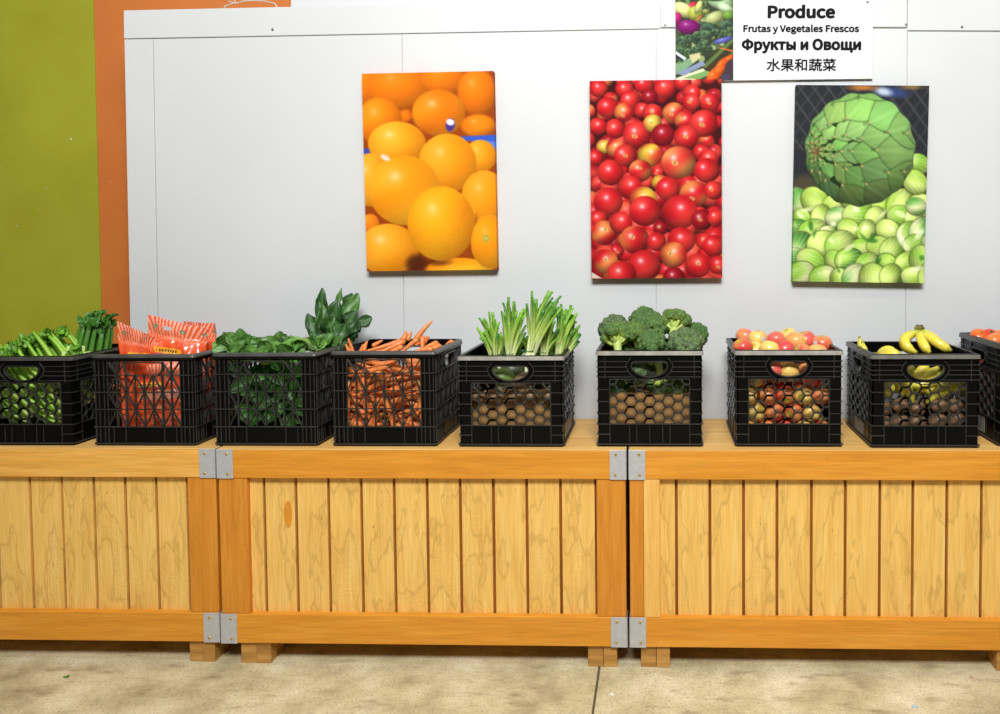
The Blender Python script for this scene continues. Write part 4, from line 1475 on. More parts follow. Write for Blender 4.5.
# tall chard at the back right
b0 = P(330, 350, 0.30)
def pl(px, py, Y=0.30): return P(px, py, Y) - b0
CH0, CH1 = S(46, 88, 40), S(84, 132, 56)
lvs = []
for (bx, by, tx, ty, w, bend, c, ny, dY) in [
    (322, 335, 321.5, 291, 0.026, 0.15, CH0, -1, 0.0), (330, 335, 338, 290.5, 0.020, 0.2, CH1, -1, 0.02), (334, 338, 356, 296, 0.040, 0.5, CH1, -1, 0.0),
    (336, 340, 365, 315, 0.042, 0.6, CH0, -1, -0.02), (332, 345, 336, 303, 0.044, 0.15, CH0, -1, -0.03), (326, 344, 323, 307, 0.036, 0.2, lerp(CH0, CH1, .5), -1, -0.02),
    (318, 345, 308, 313, 0.026, 0.5, CH0, -1, -0.02), (336, 346, 352, 312, 0.046, 0.4, CH0, -1, -0.045), (340, 346, 356, 322, 0.042, 0.5, CH0, -1, -0.04),
    (342, 348, 353, 332, 0.036, 0.6, CH1, -1, -0.03), (318, 346, 313, 330, 0.024, 0.4, CH1, -1, -0.03), (330, 347, 331, 318, 0.044, 0.25, lerp(CH0, CH1, .3), -1, -0.06),
    (338, 350, 345, 325, 0.04, 0.3, CH0, -1, -0.07), (326, 349, 320, 322, 0.036, 0.3, CH0, -1, -0.055), (334, 338, 346, 295, 0.034, 0.3, CH0, -1, 0.02)]:
    a, b = pl(bx, by, 0.30 + dY), pl(tx, ty, 0.30 + dY + 0.01)
    lvs.append((a, b - a, (RND.uniform(-0.5, 0.5), ny, 0.3), (b - a).length * 1.08, w * 0.90, bend, c))
leafy('chard_bunch', 'tall dark-leaved chard bunch standing up at the back right of the crate', 'chard', b0, lvs, g, 9, ruf=0.8, tw=1.1)
# leaves pressed low against the bars
sl = CRATES['spinach'].location
for i, (x, z, lab) in enumerate([(-0.055, 0.19, 'dim green leafy bunch low at the left behind the crossed bars'), (0.0, 0.205, 'leafy bunch behind the handle hole of the spinach crate'),
                    (0.06, 0.18, 'dim green leafy bunch low at the right behind the crossed bars'), (-0.02, 0.10, 'dark leafy bunch at the bottom of the spinach crate')]):
    lv2 = []
    for q in range(26):
        lv2.append((Vector((RND.uniform(-0.04, 0.04), RND.uniform(-0.01, 0.04), RND.uniform(-0.05, 0.04))), Vector((RND.uniform(-0.6, 0.6), -0.25, RND.uniform(-1, 0.6))),
                    (RND.uniform(-0.4, 0.4), -1, 0.2), RND.uniform(0.06, 0.09), RND.uniform(0.02, 0.028), RND.uniform(-0.2, 0.4), lerp(SP0, SP2, RND.random())))
    leafy('spinach_bunch', lab, 'spinach', (sl.x + x, sl.y - 0.075, TOPZ + z), lv2, g, 20 + i, stems=False)

# ------------------------------------------------------------------ celery
C0, C1, C2 = S(224, 242, 136), S(178, 224, 78), S(126, 192, 52)
CD = (S(150, 196, 84), S(98, 152, 56), S(74, 130, 46))
def celery(label, foot, top, n, seed, spread=0.022, leafy_top=0.5, cut=False, fan=1.7, r=0.010, pal=None):
    rr = random.Random(seed)
    C0, C1, C2 = pal or (globals()['C0'], globals()['C1'], globals()['C2'])
    f = Vector(foot); ax = Vector(top) - f
    L_ = ax.length
    az = ax.normalized()
    a = az.orthogonal().normalized(); b = az.cross(a)
    t = thing('celery_bunch', label, 'celery', tuple(f), group='celery bunches in the crate')
    sm, lm = MB(), MB()
    for i in range(n):
        th = 2 * PI * i / 1.618 ; q = spread * math.sqrt((i + 0.5) / n)
        o = a * math.cos(th) * q + b * math.sin(th) * q
        ln = L_ * rr.uniform(0.86, 1.06)
        e = o * fan * rr.uniform(0.9, 1.3) + az * ln
        c1 = jit(C1, 0.12, rr)
        sm.tube(cat_pts(o, e, o * 0.5, 7), [r * 1.15, r * 1.1, r, r * 0.95, r * 0.9, r * 0.82, r * 0.72, r * (0.66)], 12,
                [C0, lerp(C0, c1, 0.4), c1, c1, c1, lerp(c1, C2, 0.3), lerp(c1, C2, 0.45), S(214, 228, 150) if cut else lerp(c1, C2, 0.6)], ridge=0.07, nr=6, flat=0.7)
        if rr.random() < leafy_top:
            for q2 in range(7):
                d = az + Vector((rr.uniform(-1, 1), rr.uniform(-1, 1), rr.uniform(-0.5, 0.8))) * 0.9
                leaf(lm, e + Vector((rr.uniform(-0.008, 0.008), rr.uniform(-0.008, 0.008), rr.uniform(-0.02, 0.0))), d, (rr.uniform(-1, 1), -1, 0.6), rr.uniform(0.022, 0.038), rr.uniform(0.009, 0.015),
                     rr.uniform(0.2, 1.2), 0.3, lerp(C2, S(60, 118, 38), rr.random()), C1, 0.6, rr.randint(0, 99), nt=6, ns=2)
    sm.build('stalks', MT['stalk'], t)
    if lm.v: lm.build('leaves', MT['leaf'], t)
    return t
ce = CRATES['celery'].location
celery('celery bunch lying at the front middle, stalks slanting up to the left', P(66, 392, 0.12), P(30, 341, 0.13), 18, 1, 0.04, 0.3)
celery('celery bunch at the front left with its stalks running off the picture', P(30, 400, 0.12), P(-4, 350, 0.13), 15, 2, 0.038, 0.3)
celery('celery bunch behind the front middle one, with frilly leaves on top', P(84, 388, 0.20), P(44, 339, 0.17), 16, 3, 0.038, 0.8)
celery('celery bunch with short pale cut ends at the front right of its crate', P(76, 400, 0.16), P(79, 349, 0.15), 13, 4, 0.03, 0.15, cut=True, fan=1.4)
celery('tall dark green celery bunch standing at the back right of its crate', P(84, 392, 0.24), P(98, 319, 0.26), 16, 5, 0.030, 1.0, fan=1.35, r=0.011, pal=CD)
celery('celery bunch at the far left back of its crate', P(20, 398, 0.22), P(5, 350, 0.2), 10, 6, 0.03, 0.5)
for i, (x, z, lab) in enumerate([(0.06, 0.115, 'celery bunch lying low at the right, behind the hexagon holes'), (-0.05, 0.10, 'celery bunch lying low at the left, behind the hexagon holes'), (0.10, 0.05, 'celery bunch at the bottom of its crate')]):
    celery(lab, (ce.x + x + 0.03, ce.y - 0.10, FLOORZ + 0.03 + z * 0.35), (ce.x + x - 0.07, ce.y - 0.105, FLOORZ + 0.05 + z), 9, 11 + i, 0.026, 0.0, fan=1.2)

# ------------------------------------------------------------------ printed pictures: pigment painted on a fine grid
class Paint:
    def __init__(self, w, h, x0, y0, x1, y1, bg):
        """grid of w x h samples over the design rectangle x0..x1, y0..y1"""
        self.w, self.h = w, h
        self.X, self.Y = np.meshgrid(np.linspace(x0, x1, w), np.linspace(y0, y1, h))
        self.px = (x1 - x0) / w
        self.img = np.zeros((h, w, 3)) + np.array(bg) / 255.0
    def over(self, mask, col):
        col = np.asarray(col, float)
        self.img = self.img * (1 - mask[..., None]) + col * mask[..., None]
    def ell(self, cx, cy, rx, ry, rot=0.0):
        c, s = math.cos(rot), math.sin(rot)
        dx, dy = self.X - cx, self.Y - cy
        u = (dx * c + dy * s) / rx
        v = (-dx * s + dy * c) / ry
        return u, v, np.sqrt(u * u + v * v)
    def mask(self, d, r, soft):
        sw = max(soft, self.px * 1.2) / r
        return np.clip((1 - d) / sw + 0.5, 0, 1)
    def fruit(self, cx, cy, rx, ry, col, rot=0.0, soft=0, hl=0.5, lx=-0.25, ly=-0.4, dark=0.45, alt=None, seed=0, edge=None, spots=0.0):
        u, v, d = self.ell(cx, cy, rx, ry, rot)
        m = self.mask(d, min(rx, ry), soft)
        c = np.array(col, float) / 255.0
        base = np.zeros_like(self.img) + c
        if alt is not None:
            k = 0.5 + 0.5 * np.sin(u * 2.1 + v * 1.3 + seed * 1.7 + 0.8 * np.sin(v * 3 + seed))
            base = base * (1 - k[..., None]) + np.array(alt, float) / 255.0 * k[..., None]
        dl = np.sqrt((u - lx) ** 2 + (v - ly) ** 2)
        sh = 1 - dark * np.clip(dl - 0.35, 0, 2) ** 1.4
        if spots:
            sh = sh + spots * np.sin(u * 31 + 3 * np.sin(v * 23)) * np.sin(v * 29 + 2 * np.sin(u * 19))
        base = base * sh[..., None]
        g = hl * (0.45 * np.exp(-(dl / 0.30) ** 2) + 0.55 * np.exp(-(dl / 0.13) ** 2))
        base = base + (1 - base) * g[..., None]
        self.over(m, np.clip(base, 0, 1))
        return u, v, d, m
    def blob(self, cx, cy, rx, ry, col, rot=0.0, soft=6, a=1.0):
        u, v, d = self.ell(cx, cy, rx, ry, rot)
        self.over(self.mask(d, min(rx, ry), soft) * a, np.array(col) / 255.0)
    def poly(self, pts, col, soft=1.5, a=1.0):
        """convex polygon"""
        m = np.ones_like(self.X)
        n = len(pts)
        ar = sum(pts[i][0] * pts[(i + 1) % n][1] - pts[(i + 1) % n][0] * pts[i][1] for i in range(n))
        sg = 1 if ar > 0 else -1
        for i in range(n):
            (xa, ya), (xb, yb) = pts[i], pts[(i + 1) % n]
            L_ = math.hypot(xb - xa, yb - ya)
            dist = sg * ((xb - xa) * (self.Y - ya) - (yb - ya) * (self.X - xa)) / L_
            m = m * np.clip(dist / max(soft, self.px) + 0.5, 0, 1)
        self.over(m * a, np.array(col) / 255.0)
    def linear(self):
        c = np.clip(self.img, 0, 1)
        return np.where(c <= 0.04045, c / 12.92, ((c + 0.055) / 1.055) ** 2.4)

def print_mesh(mb, lin_img, x0, x1, z0, z1, yf, yb, wrap=True):
    h, w = lin_img.shape[:2]
    b = len(mb.v)
    for j in range(h):
        z = z1 + (z0 - z1) * j / (h - 1)
        for i in range(w):
            mb.vert((x0 + (x1 - x0) * i / (w - 1), yf, z), tuple(lin_img[j, i]))
    for j in range(h - 1):
        for i in range(w - 1):
            k = b + j * w + i
            mb.face(k, k + w, k + w + 1, k + 1)
    if wrap:
        per = [(0, i) for i in range(w)] + [(j, w - 1) for j in range(1, h)] + [(h - 1, i) for i in range(w - 2, -1, -1)] + [(j, 0) for j in range(h - 2, 0, -1)]
        fr, bk = [], []
        for (j, i) in per:
            x, y, z = mb.v[b + j * w + i]
            c = mb.c[b + j * w + i]
            fr.append(mb.vert((x, yf, z), c)); bk.append(mb.vert((x, yb, z), c))
        n = len(per)
        for q in range(n):
            mb.face(fr[q], fr[(q + 1) % n], bk[(q + 1) % n], bk[q])
        mb.face(*reversed(bk))

def hang_canvas(label, corners, paint, thick=0.032):
    yf = WALL - thick
    tl, tr, br, bl = [at(x, y, yf) for x, y in corners]
    c = (tl + tr + br + bl) / 4
    W_ = ((tr - tl).length + (br - bl).length) / 2
    H_ = ((tl - bl).length + (tr - br).length) / 2
    ang = math.atan2((tr - tl).z + (br - bl).z, (tr - tl).x + (br - bl).x)
    mb = MB()
    print_mesh(mb, paint.linear(), -W_ / 2, W_ / 2, -H_ / 2, H_ / 2, 0, thick - 0.0005)
    o = mb.build('canvas_print', MT['print'], smooth=False)
    o.location = (c.x, yf, c.z)
    o.rotation_euler = (0, -ang, 0)
    return tag(o, label, 'picture', 'photo canvases on the white panel')

# --- oranges (design units: crop pixels of the picture, 428 x 640)
p = Paint(150, 224, 46, 42, 472, 682, (150, 62, 8))
OR, OD, OB = (255, 172, 28), (244, 122, 8), (252, 152, 14)
for (cx, cy, rx, ry, col, soft, hl) in [
    (60, 75, 60, 70, OD, 14, .12), (165, 85, 102, 72, (244, 124, 10), 14, .18), (310, 62, 72, 52, OD, 14, .15), (418, 108, 62, 74, (246, 122, 10), 12, .22), (186, 182, 26, 22, (214, 84, 6), 12, 0),
    (100, 196, 74, 76, (248, 140, 14), 9, .25), (293, 172, 86, 74, (250, 152, 20), 7, .4), (420, 216, 56, 36, (248, 140, 14), 8, .25)]:
    p.fruit(cx, cy, rx, ry, col, soft=soft, hl=hl, dark=0.30, alt=OD, seed=cx)
p.blob(330, 212, 15, 21, (70, 50, 130), 0.2, 5); p.blob(330, 203, 13, 10, (225, 222, 230), 0.2, 4)
p.poly([(356, 250), (475, 246), (475, 272), (356, 262)], (52, 86, 190), 5); p.poly([(400, 262), (475, 268), (475, 300), (450, 285)], (84, 120, 210), 6)
p.poly([(40, 284), (66, 282), (66, 302), (40, 302)], (60, 70, 160), 5)
for (cx, cy, rx, ry, col, soft, hl) in [
    (425, 314, 52, 52, (250, 150, 20), 5, .22), (155, 268, 94, 70, (252, 160, 24), 4, .38), (318, 335, 94, 95, (250, 150, 18), 3, .3), (66, 385, 70, 86, (250, 156, 24), 4, .3), (62, 525, 28, 30, (238, 120, 10), 4, .1),
    (436, 452, 76, 92, (250, 146, 16), 2.5, .25), (175, 420, 116, 113, (253, 164, 24), 2.5, .42), (118, 612, 100, 84, (251, 156, 24), 3, .38), (450, 592, 62, 88, (250, 150, 18), 3, .22), (346, 684, 112, 42, (246, 176, 24), 3, .12)]:
    p.fruit(cx, cy, rx, ry, tuple(min(255, c + 12) for c in col), soft=soft, hl=hl, dark=0.24, alt=OB, seed=cx, spots=0.016)
p.blob(210, 660, 34, 30, (70, 26, 6), 0, 20, 0.85); p.blob(280, 655, 40, 12, (80, 30, 6), 0, 12, 0.7); p.blob(200, 545, 12, 18, (110, 44, 8), 0, 10, 0.6); p.blob(400, 545, 8, 40, (120, 50, 8), 0.2, 8, 0.5)
p.fruit(293, 530, 110, 121, (255, 172, 20), soft=2.0, hl=.36, dark=0.27, alt=(252, 148, 12), seed=3, spots=0.022)
p.fruit(450, 592, 60, 86, (254, 164, 22), soft=3, hl=.2, dark=0.28, alt=OB, seed=5, spots=0.015)
for q in range(5):
    p.blob(437 + 7 * math.cos(q * 1.26), 580 + 8 * math.sin(q * 1.26), 7, 3.2, (150, 160, 60), q * 1.26, 3)
p.blob(437, 580, 4, 4, (200, 205, 120), 0, 3)
p.blob(116, 314, 16, 8, (236, 226, 232), 0.5, 5, 0.8)
hang_canvas('canvas photo of heaped oranges, leftmost picture on the white panel', [(362.5, 73.8), (494, 70.8), (496.3, 269.8), (366, 271.2)], p)

# --- red apples
p = Paint(150, 224, 46, 34, 476, 674, (62, 8, 10))
rr = random.Random(21)
AR, AD, AP = (204, 22, 30), (160, 10, 24), (224, 66, 54)
small = []
for j in range(15):
    for i in range(9):
        sc = 0.75 + 0.5 * j / 14
        small.append((40 + i * 56 + (j % 2) * 26 + rr.uniform(-10, 10), 40 + j * 47 + rr.uniform(-9, 9), 33 * sc * rr.uniform(0.85, 1.1)))
for (cx, cy, r) in small:
    col = rr.choice([AR, AR, AD, AP, (222, 44, 40)])
    alt = rr.choice([None, AD, (226, 120, 60), AP])
    p.fruit(cx, cy, r, r * rr.uniform(0.88, 1), col, hl=rr.uniform(0.25, 0.55), lx=rr.uniform(-.3, .1), ly=-0.35, dark=0.8, alt=alt, seed=cx, soft=3 if cy < 150 else 1.5)
for (cx, cy, r, kind) in [
    (75, 58, 30, 0), (160, 62, 30, 0), (225, 48, 32, 0), (292, 60, 36, 0), (350, 42, 28, 0), (378, 78, 30, 0), (438, 108, 32, 0), (105, 120, 36, 0), (180, 98, 34, 0), (243, 88, 26, 1), (376, 105, 30, 0),
    (158, 136, 32, 2), (215, 130, 26, 0), (250, 140, 32, 0), (320, 140, 36, 2), (355, 165, 32, 2), (418, 175, 46, 0), (130, 190, 32, 0), (70, 180, 30, 0), (200, 208, 46, 0), (252, 172, 30, 3), (284, 210, 38, 1), (360, 218, 40, 0),
    (90, 245, 24, 3), (128, 250, 30, 2), (162, 275, 38, 0), (242, 275, 40, 4), (335, 300, 56, 5), (408, 265, 26, 0), (432, 290, 34, 0), (68, 282, 26, 0), (112, 330, 44, 0), (210, 325, 38, 2), (428, 326, 42, 0), (266, 330, 20, 0),
    (175, 378, 40, 0), (275, 365, 28, 4), (300, 384, 40, 0), (366, 372, 30, 0), (384, 402, 46, 2), (450, 390, 32, 0), (104, 424, 48, 0), (218, 420, 46, 4), (224, 455, 52, 0), (338, 460, 58, 0), (412, 485, 36, 1), (458, 478, 30, 0),
    (75, 480, 30, 0), (90, 525, 42, 2), (145, 492, 38, 0), (190, 548, 48, 2), (275, 512, 24, 1), (262, 555, 32, 0), (342, 552, 46, 0), (418, 555, 28, 0), (450, 570, 38, 0), (132, 585, 22, 0), (92, 618, 42, 2), (222, 632, 54, 0), (316, 598, 44, 2),
    (396, 634, 42, 0), (462, 632, 32, 0), (146, 662, 48, 0), (318, 672, 36, 1)]:
    col, alt = [(AR, (224, 50, 44)), (AD, (150, 10, 24)), (AR, (232, 132, 66)), ((226, 196, 70), (220, 120, 60)), ((226, 186, 56), (206, 60, 36)), ((226, 58, 44), (236, 150, 80))][kind]
    p.fruit(cx, cy, r, r * 0.95, col, hl=0.7, lx=rr.uniform(-.35, .1), ly=-0.30, dark=0.62, alt=alt, seed=cx + cy, soft=2)
    if kind in (2, 5) or rr.random() < 0.3:
        dx, dy = rr.uniform(-.3, .1) * r, rr.uniform(-.25, .35) * r
        p.blob(cx + dx, cy + dy, r * 0.2, r * 0.14, (230, 190, 110), 0.3, 5, 0.8)
        p.blob(cx + dx, cy + dy, r * 0.05, r * 0.10, (110, 90, 50), 0.3, 2)
p.poly([(46, 652), (82, 674), (46, 674)], (214, 190, 170), 2)
hang_canvas('canvas photo of many red apples, middle picture below the sign', [(589, 80.6), (721.3, 79.6), (722.3, 277.4), (592, 279)], p)

# --- artichoke over sprouts
p = Paint(150, 224, 46, 46, 478, 692, (38, 40, 44))
for i in range(-4, 12):
    p.poly([(i * 46, 46), (i * 46 + 8, 46), (i * 46 + 168, 260), (i * 46 + 160, 260)], (66, 68, 70), 4, .8)
    p.poly([(i * 46 + 160, 46), (i * 46 + 168, 46), (i * 46 + 8, 260), (i * 46, 260)], (58, 60, 64), 4, .7)
p.blob(360, 68, 50, 16, (52, 62, 110), 0.1, 14); p.blob(330, 66, 26, 12, (176, 190, 205), 0.2, 12); p.blob(262, 54, 40, 8, (176, 110, 50), 0, 10); p.blob(420, 50, 30, 8, (130, 100, 60), 0, 10)
p.blob(80, 380, 40, 40, (70, 64, 48), 0, 20)
p.poly([(46, 420), (478, 380), (478, 692), (46, 692)], (70, 104, 40), 12)
rr = random.Random(5)
SG = [(168, 204, 76), (202, 222, 120), (134, 184, 60), (226, 232, 168), (82, 144, 58)]
def sprout(cx, cy, r, a, ci):
    col = SG[ci]
    p.fruit(cx, cy, r, r * 0.85, tuple(int(c * .55) for c in col), rot=a, hl=0, dark=.3, soft=5)
    u, v, d, m = p.fruit(cx, cy, r * 0.95, r * 0.80, col, rot=a, hl=0.22, dark=0.42, alt=tuple(min(255, int(c * 1.12)) for c in SG[(ci + 1) % 5]), seed=cx, soft=3)
    for q in (-0.7, -0.35, 0.0, 0.35, 0.7):
        ln = np.exp(-((v - q * (0.4 + 0.7 * (u + 1) / 2)) / 0.05) ** 2) * m * 0.28
        p.over(ln, np.array((232, 240, 180)) / 255.)
    ln = np.exp(-((d - 0.62 - 0.3 * u) / 0.06) ** 2) * m * 0.14 * (u > -0.2)
    p.over(ln, np.array((60, 110, 36)) / 255.)
for j in range(6):
    for i in range(8):
        sprout(50 + i * 60 + (j % 2) * 30 + rr.uniform(-14, 14), 425 + j * 50 + rr.uniform(-12, 12), rr.uniform(34, 56), rr.uniform(-1.4, 1.4), rr.choice((0, 0, 1, 1, 2, 3, 4)))
for _ in range(26):
    p.blob(rr.uniform(50, 470), rr.uniform(440, 680), rr.uniform(8, 22), rr.uniform(4, 10), rr.choice([(44, 104, 34), (60, 120, 40), (240, 244, 206), (232, 240, 180)]), rr.uniform(0, 3), 6, .75)
sprout(450, 300, 40, .4, 2); sprout(440, 360, 46, .8, 0); sprout(446, 440, 36, .3, 3)
# artichoke body and its overlapping bracts, round a tip at the left
cx0, cy0, R_ = 258, 256, 178
p.fruit(cx0, cy0, R_ * 0.99, R_ * 1.02, (40, 62, 28), hl=0, dark=.45, soft=3)
tipx, tipy = 116, 262
tip = np.array((tipx, tipy), float)
_bu, _bv, _bd = p.ell(cx0, cy0, R_, R_ * 1.03)
body_m = p.mask(_bd + 0.018 * np.sin(np.arctan2(_bv, _bu) * 15), R_, 2)
def bract(ang, rad, size, wide, tone):
    """bract whose point lies at (ang, rad) round the tip, base away from it"""
    x = tipx + math.cos(ang) * rad * (1.0 if math.cos(ang) > 0 else 0.34)
    y = tipy + math.sin(ang) * rad * 0.86
    k = math.hypot(x - cx0, y - cy0) / R_
    if k > 1.05: return
    a = math.atan2(tipy - y, tipx - x) + 0.12
    fs = 1 - 0.35 * max(0, k - 0.45)
    c, s = math.cos(a), math.sin(a)
    bx, by = x - c * size * fs, y - s * size * fs          # centre of the bract
    dx, dy = p.X - bx, p.Y - by
    uu = (dx * c + dy * s) / (size * fs); vv = (-dx * s + dy * c) / wide
    hw = np.where(uu > -0.1, np.clip(1 - np.clip((uu + 0.1) / 1.1, 0, 1) ** 1.7, 0, 1), np.sqrt(np.clip(1 - ((uu + 0.1) / 1.3) ** 2, 0, 1)))
    e = (hw - np.abs(vv)) * wide
    inside = np.clip(e / 2.5 + 0.3, 0, 1) * (np.abs(uu) < 1.2) * body_m
    # thin shade that the bract throws on those under it
    sh = np.clip((e + 9) / 14, 0, 1) * (np.abs(uu) < 1.25) * body_m * 0.62
    p.over(sh, np.array((22, 44, 16)) / 255.)
    body = np.array(tone) / 255.0
    fx, fy = (p.X - cx0) / R_, (p.Y - cy0) / R_
    lit = np.clip(1.12 - 0.30 * np.clip(uu + 0.5, -1, 1.5) * 0.4 - 0.42 * np.clip(fy, -0.6, 1) - 0.38 * np.clip(fx * fx + fy * fy - 0.45, 0, 1), 0.35, 1.35)
    colr = body[None, None, :] * lit[..., None]
    rim = np.clip(1 - e / 5.0, 0, 1)
    colr = colr * (1 - 0.40 * rim[..., None]) + np.array((120, 120, 60)) / 255. * (0.16 * rim[..., None])
    mid = np.exp(-(vv / 0.10) ** 2) * 0.03 + 0.010 * np.sin(vv * 17 + uu * 3)
    colr = colr + mid[..., None]
    p.over(inside, np.clip(colr, 0, 1))
    if k < 0.95:
        p.blob(x - c * 4, y - s * 4, 5, 3.2, (186, 160, 100), a, 3, .85)
rows = [(10, 7, 11, 10), (28, 8, 17, 15), (50, 9, 27, 26), (78, 9, 40, 37), (112, 10, 54, 48), (152, 10, 64, 58), (198, 10, 70, 68), (248, 10, 66, 68), (296, 11, 62, 64)]
for ri, (rad, n, sz, wd) in enumerate(rows):
    for k in range(n):
        bract(-PI + 2 * PI * (k + 0.5 * (ri % 2)) / n + rr.uniform(-.05, .05), rad * rr.uniform(.97, 1.03), sz, wd, (116 + rr.randint(-6, 6), 156 + rr.randint(-6, 6), 84 + rr.randint(-5, 5)))
p.blob(tipx - 4, tipy, 14, 18, (120, 100, 60), 0, 12, 0.7)
for k in range(10):
    p.blob(tipx + rr.uniform(-22, 22), tipy + rr.uniform(-26, 26), 4, 2.5, (86, 66, 40), rr.uniform(0, 3), 2, .8)
hang_canvas('canvas photo of a green artichoke above sprouts, rightmost picture', [(796, 84.6), (928.2, 86), (925, 283), (793, 281.6)], p)

# ------------------------------------------------------------------ the sign
YS = WALL - 0.012
st = 0.004
zb = at(774, 80.0, YS).z
sl_, sr_ = at(675.5, 60, YS).x, at(872.8, 60, YS).x
sm_ = at(733.3, 40, YS).x
zt_ = zb + 0.31
sgn = thing('wall_sign', 'white produce sign in four languages with a vegetable photo at its left', 'sign', (sl_, YS, zb))
mb = MB(); mb.box(0, sr_ - sl_, 0, st, 0, zt_ - zb)
mb.build('board', MT['board'], sgn, smooth=False, bevel=0.0008)
for px_, py_ in ((677.5, 76.5), (870.0, 76.5)):
    pass
ph = Paint(76, 130, 50, -190, 530, 662, (52, 60, 40))
rr = random.Random(9)
for _ in range(160):
    ph.blob(rr.uniform(50, 530), rr.uniform(-190, 640), rr.uniform(14, 40), rr.uniform(10, 28), rr.choice([(70, 96, 52), (40, 54, 34), (120, 150, 90), (90, 110, 70), (160, 180, 120)]), rr.uniform(0, 3), 10, .8)
for (cx, cy, rx, ry, col, rot, hl) in [
    (420, 20, 110, 60, (170, 200, 150), .3, .3), (460, 70, 70, 36, (190, 214, 170), .4, .3), (340, -60, 150, 70, (120, 160, 90), .2, .2), (150, -90, 140, 80, (210, 70, 90), .1, .3), (470, -110, 90, 70, (230, 150, 60), 0, .3),
    (190, 45, 50, 26, (206, 50, 76), -.5, .25), (110, 80, 92, 56, (226, 224, 140), .5, .35), (210, 110, 56, 60, (176, 184, 70), .2, .3), (240, 60, 26, 60, (200, 206, 120), .4, .2), (380, 145, 84, 48, (178, 186, 120), -.4, .35), (250, 150, 46, 16, (170, 110, 60), -.7, .2), (300, 95, 28, 20, (150, 156, 80), .2, .2),
    (64, 150, 36, 52, (176, 30, 110), .2, .2), (160, 222, 100, 62, (128, 22, 106), .05, .42), (490, 130, 50, 40, (110, 150, 60), 0, .2)]:
    ph.fruit(cx, cy, rx, ry, col, rot=rot, hl=hl, dark=.5, soft=6)
for (cx, cy, r) in [(320, 250, 74), (100, 330, 44), (160, 312, 40), (262, 320, 76), (380, 268, 40), (480, 220, 60), (450, 275, 34), (110, 360, 36), (230, 290, 40), (300, 285, 44), (90, 410, 34), (150, 425, 34), (215, 410, 36), (330, 400, 30), (270, 370, 40)]:
    for q in range(9):
        a = q * 0.7
        ph.fruit(cx + r * .55 * math.cos(a), cy + r * .5 * math.sin(a), r * .42, r * .4, rr.choice([(70, 98, 74), (88, 116, 84), (60, 84, 66), (96, 128, 80)]), hl=.12, dark=.5, soft=4)
ph.fruit(450, 332, 86, 22, (92, 96, 176), rot=-.25, hl=.4, dark=.4, soft=4)
ph.poly([(250, 560), (420, 400), (530, 330), (530, 410), (330, 600)], (58, 52, 32), 6); ph.poly([(270, 545), (450, 380), (530, 320), (530, 345), (300, 560)], (90, 110, 60), 6)
ph.poly([(415, 390), (530, 418), (530, 428), (412, 398)], (222, 110, 40), 3)
for (pts, col) in [([(50, 415), (140, 475), (120, 500), (50, 450)], (210, 220, 230)), ([(50, 440), (120, 490), (110, 500), (50, 462)], (40, 44, 60)), ([(50, 540), (240, 430), (262, 470), (90, 600), (50, 610)], (120, 156, 120)), ([(60, 600), (270, 500), (300, 530), (110, 620)], (128, 140, 170)),
                   ([(160, 450), (250, 432), (262, 468), (190, 520)], (196, 186, 140)), ([(50, 640), (280, 560), (310, 600), (200, 662), (50, 662)], (206, 214, 180)), ([(110, 640), (300, 580), (360, 600), (250, 650)], (120, 160, 90))]:
    ph.poly(pts, col, 8)
for (cx, cy, rx, ry, rot) in [(380, 610, 90, 46, -.75), (440, 530, 80, 36, -.8), (420, 570, 60, 30, -.7), (500, 480, 40, 22, -.7)]:
    ph.fruit(cx, cy, rx, ry, (244, 96, 22), rot=rot, hl=.3, dark=.4, soft=4)
ph.blob(500, 560, 40, 70, (66, 50, 60), .2, 14); ph.blob(470, 640, 40, 30, (70, 60, 84), .2, 14)
mb = MB()
phh = at(700, 1, YS).z
print_mesh(mb, ph.linear(), 0.0006, sm_ - sl_, 0.0008, (at(700, 0, YS).z - zb) * (852 / 662.0), -0.0006, 0, wrap=True)
o = mb.build('photo_print', MT['print'], sgn, smooth=False)
o['label'] = 'printed photo of mixed vegetables'
FONT = None
try:
    import os
    fp = os.path.join(bpy.utils.system_resource('DATAFILES'), 'fonts', 'Noto Sans CJK Regular.woff2')
    if os.path.exists(fp): FONT = bpy.data.fonts.load(fp)
except Exception:
    FONT = None
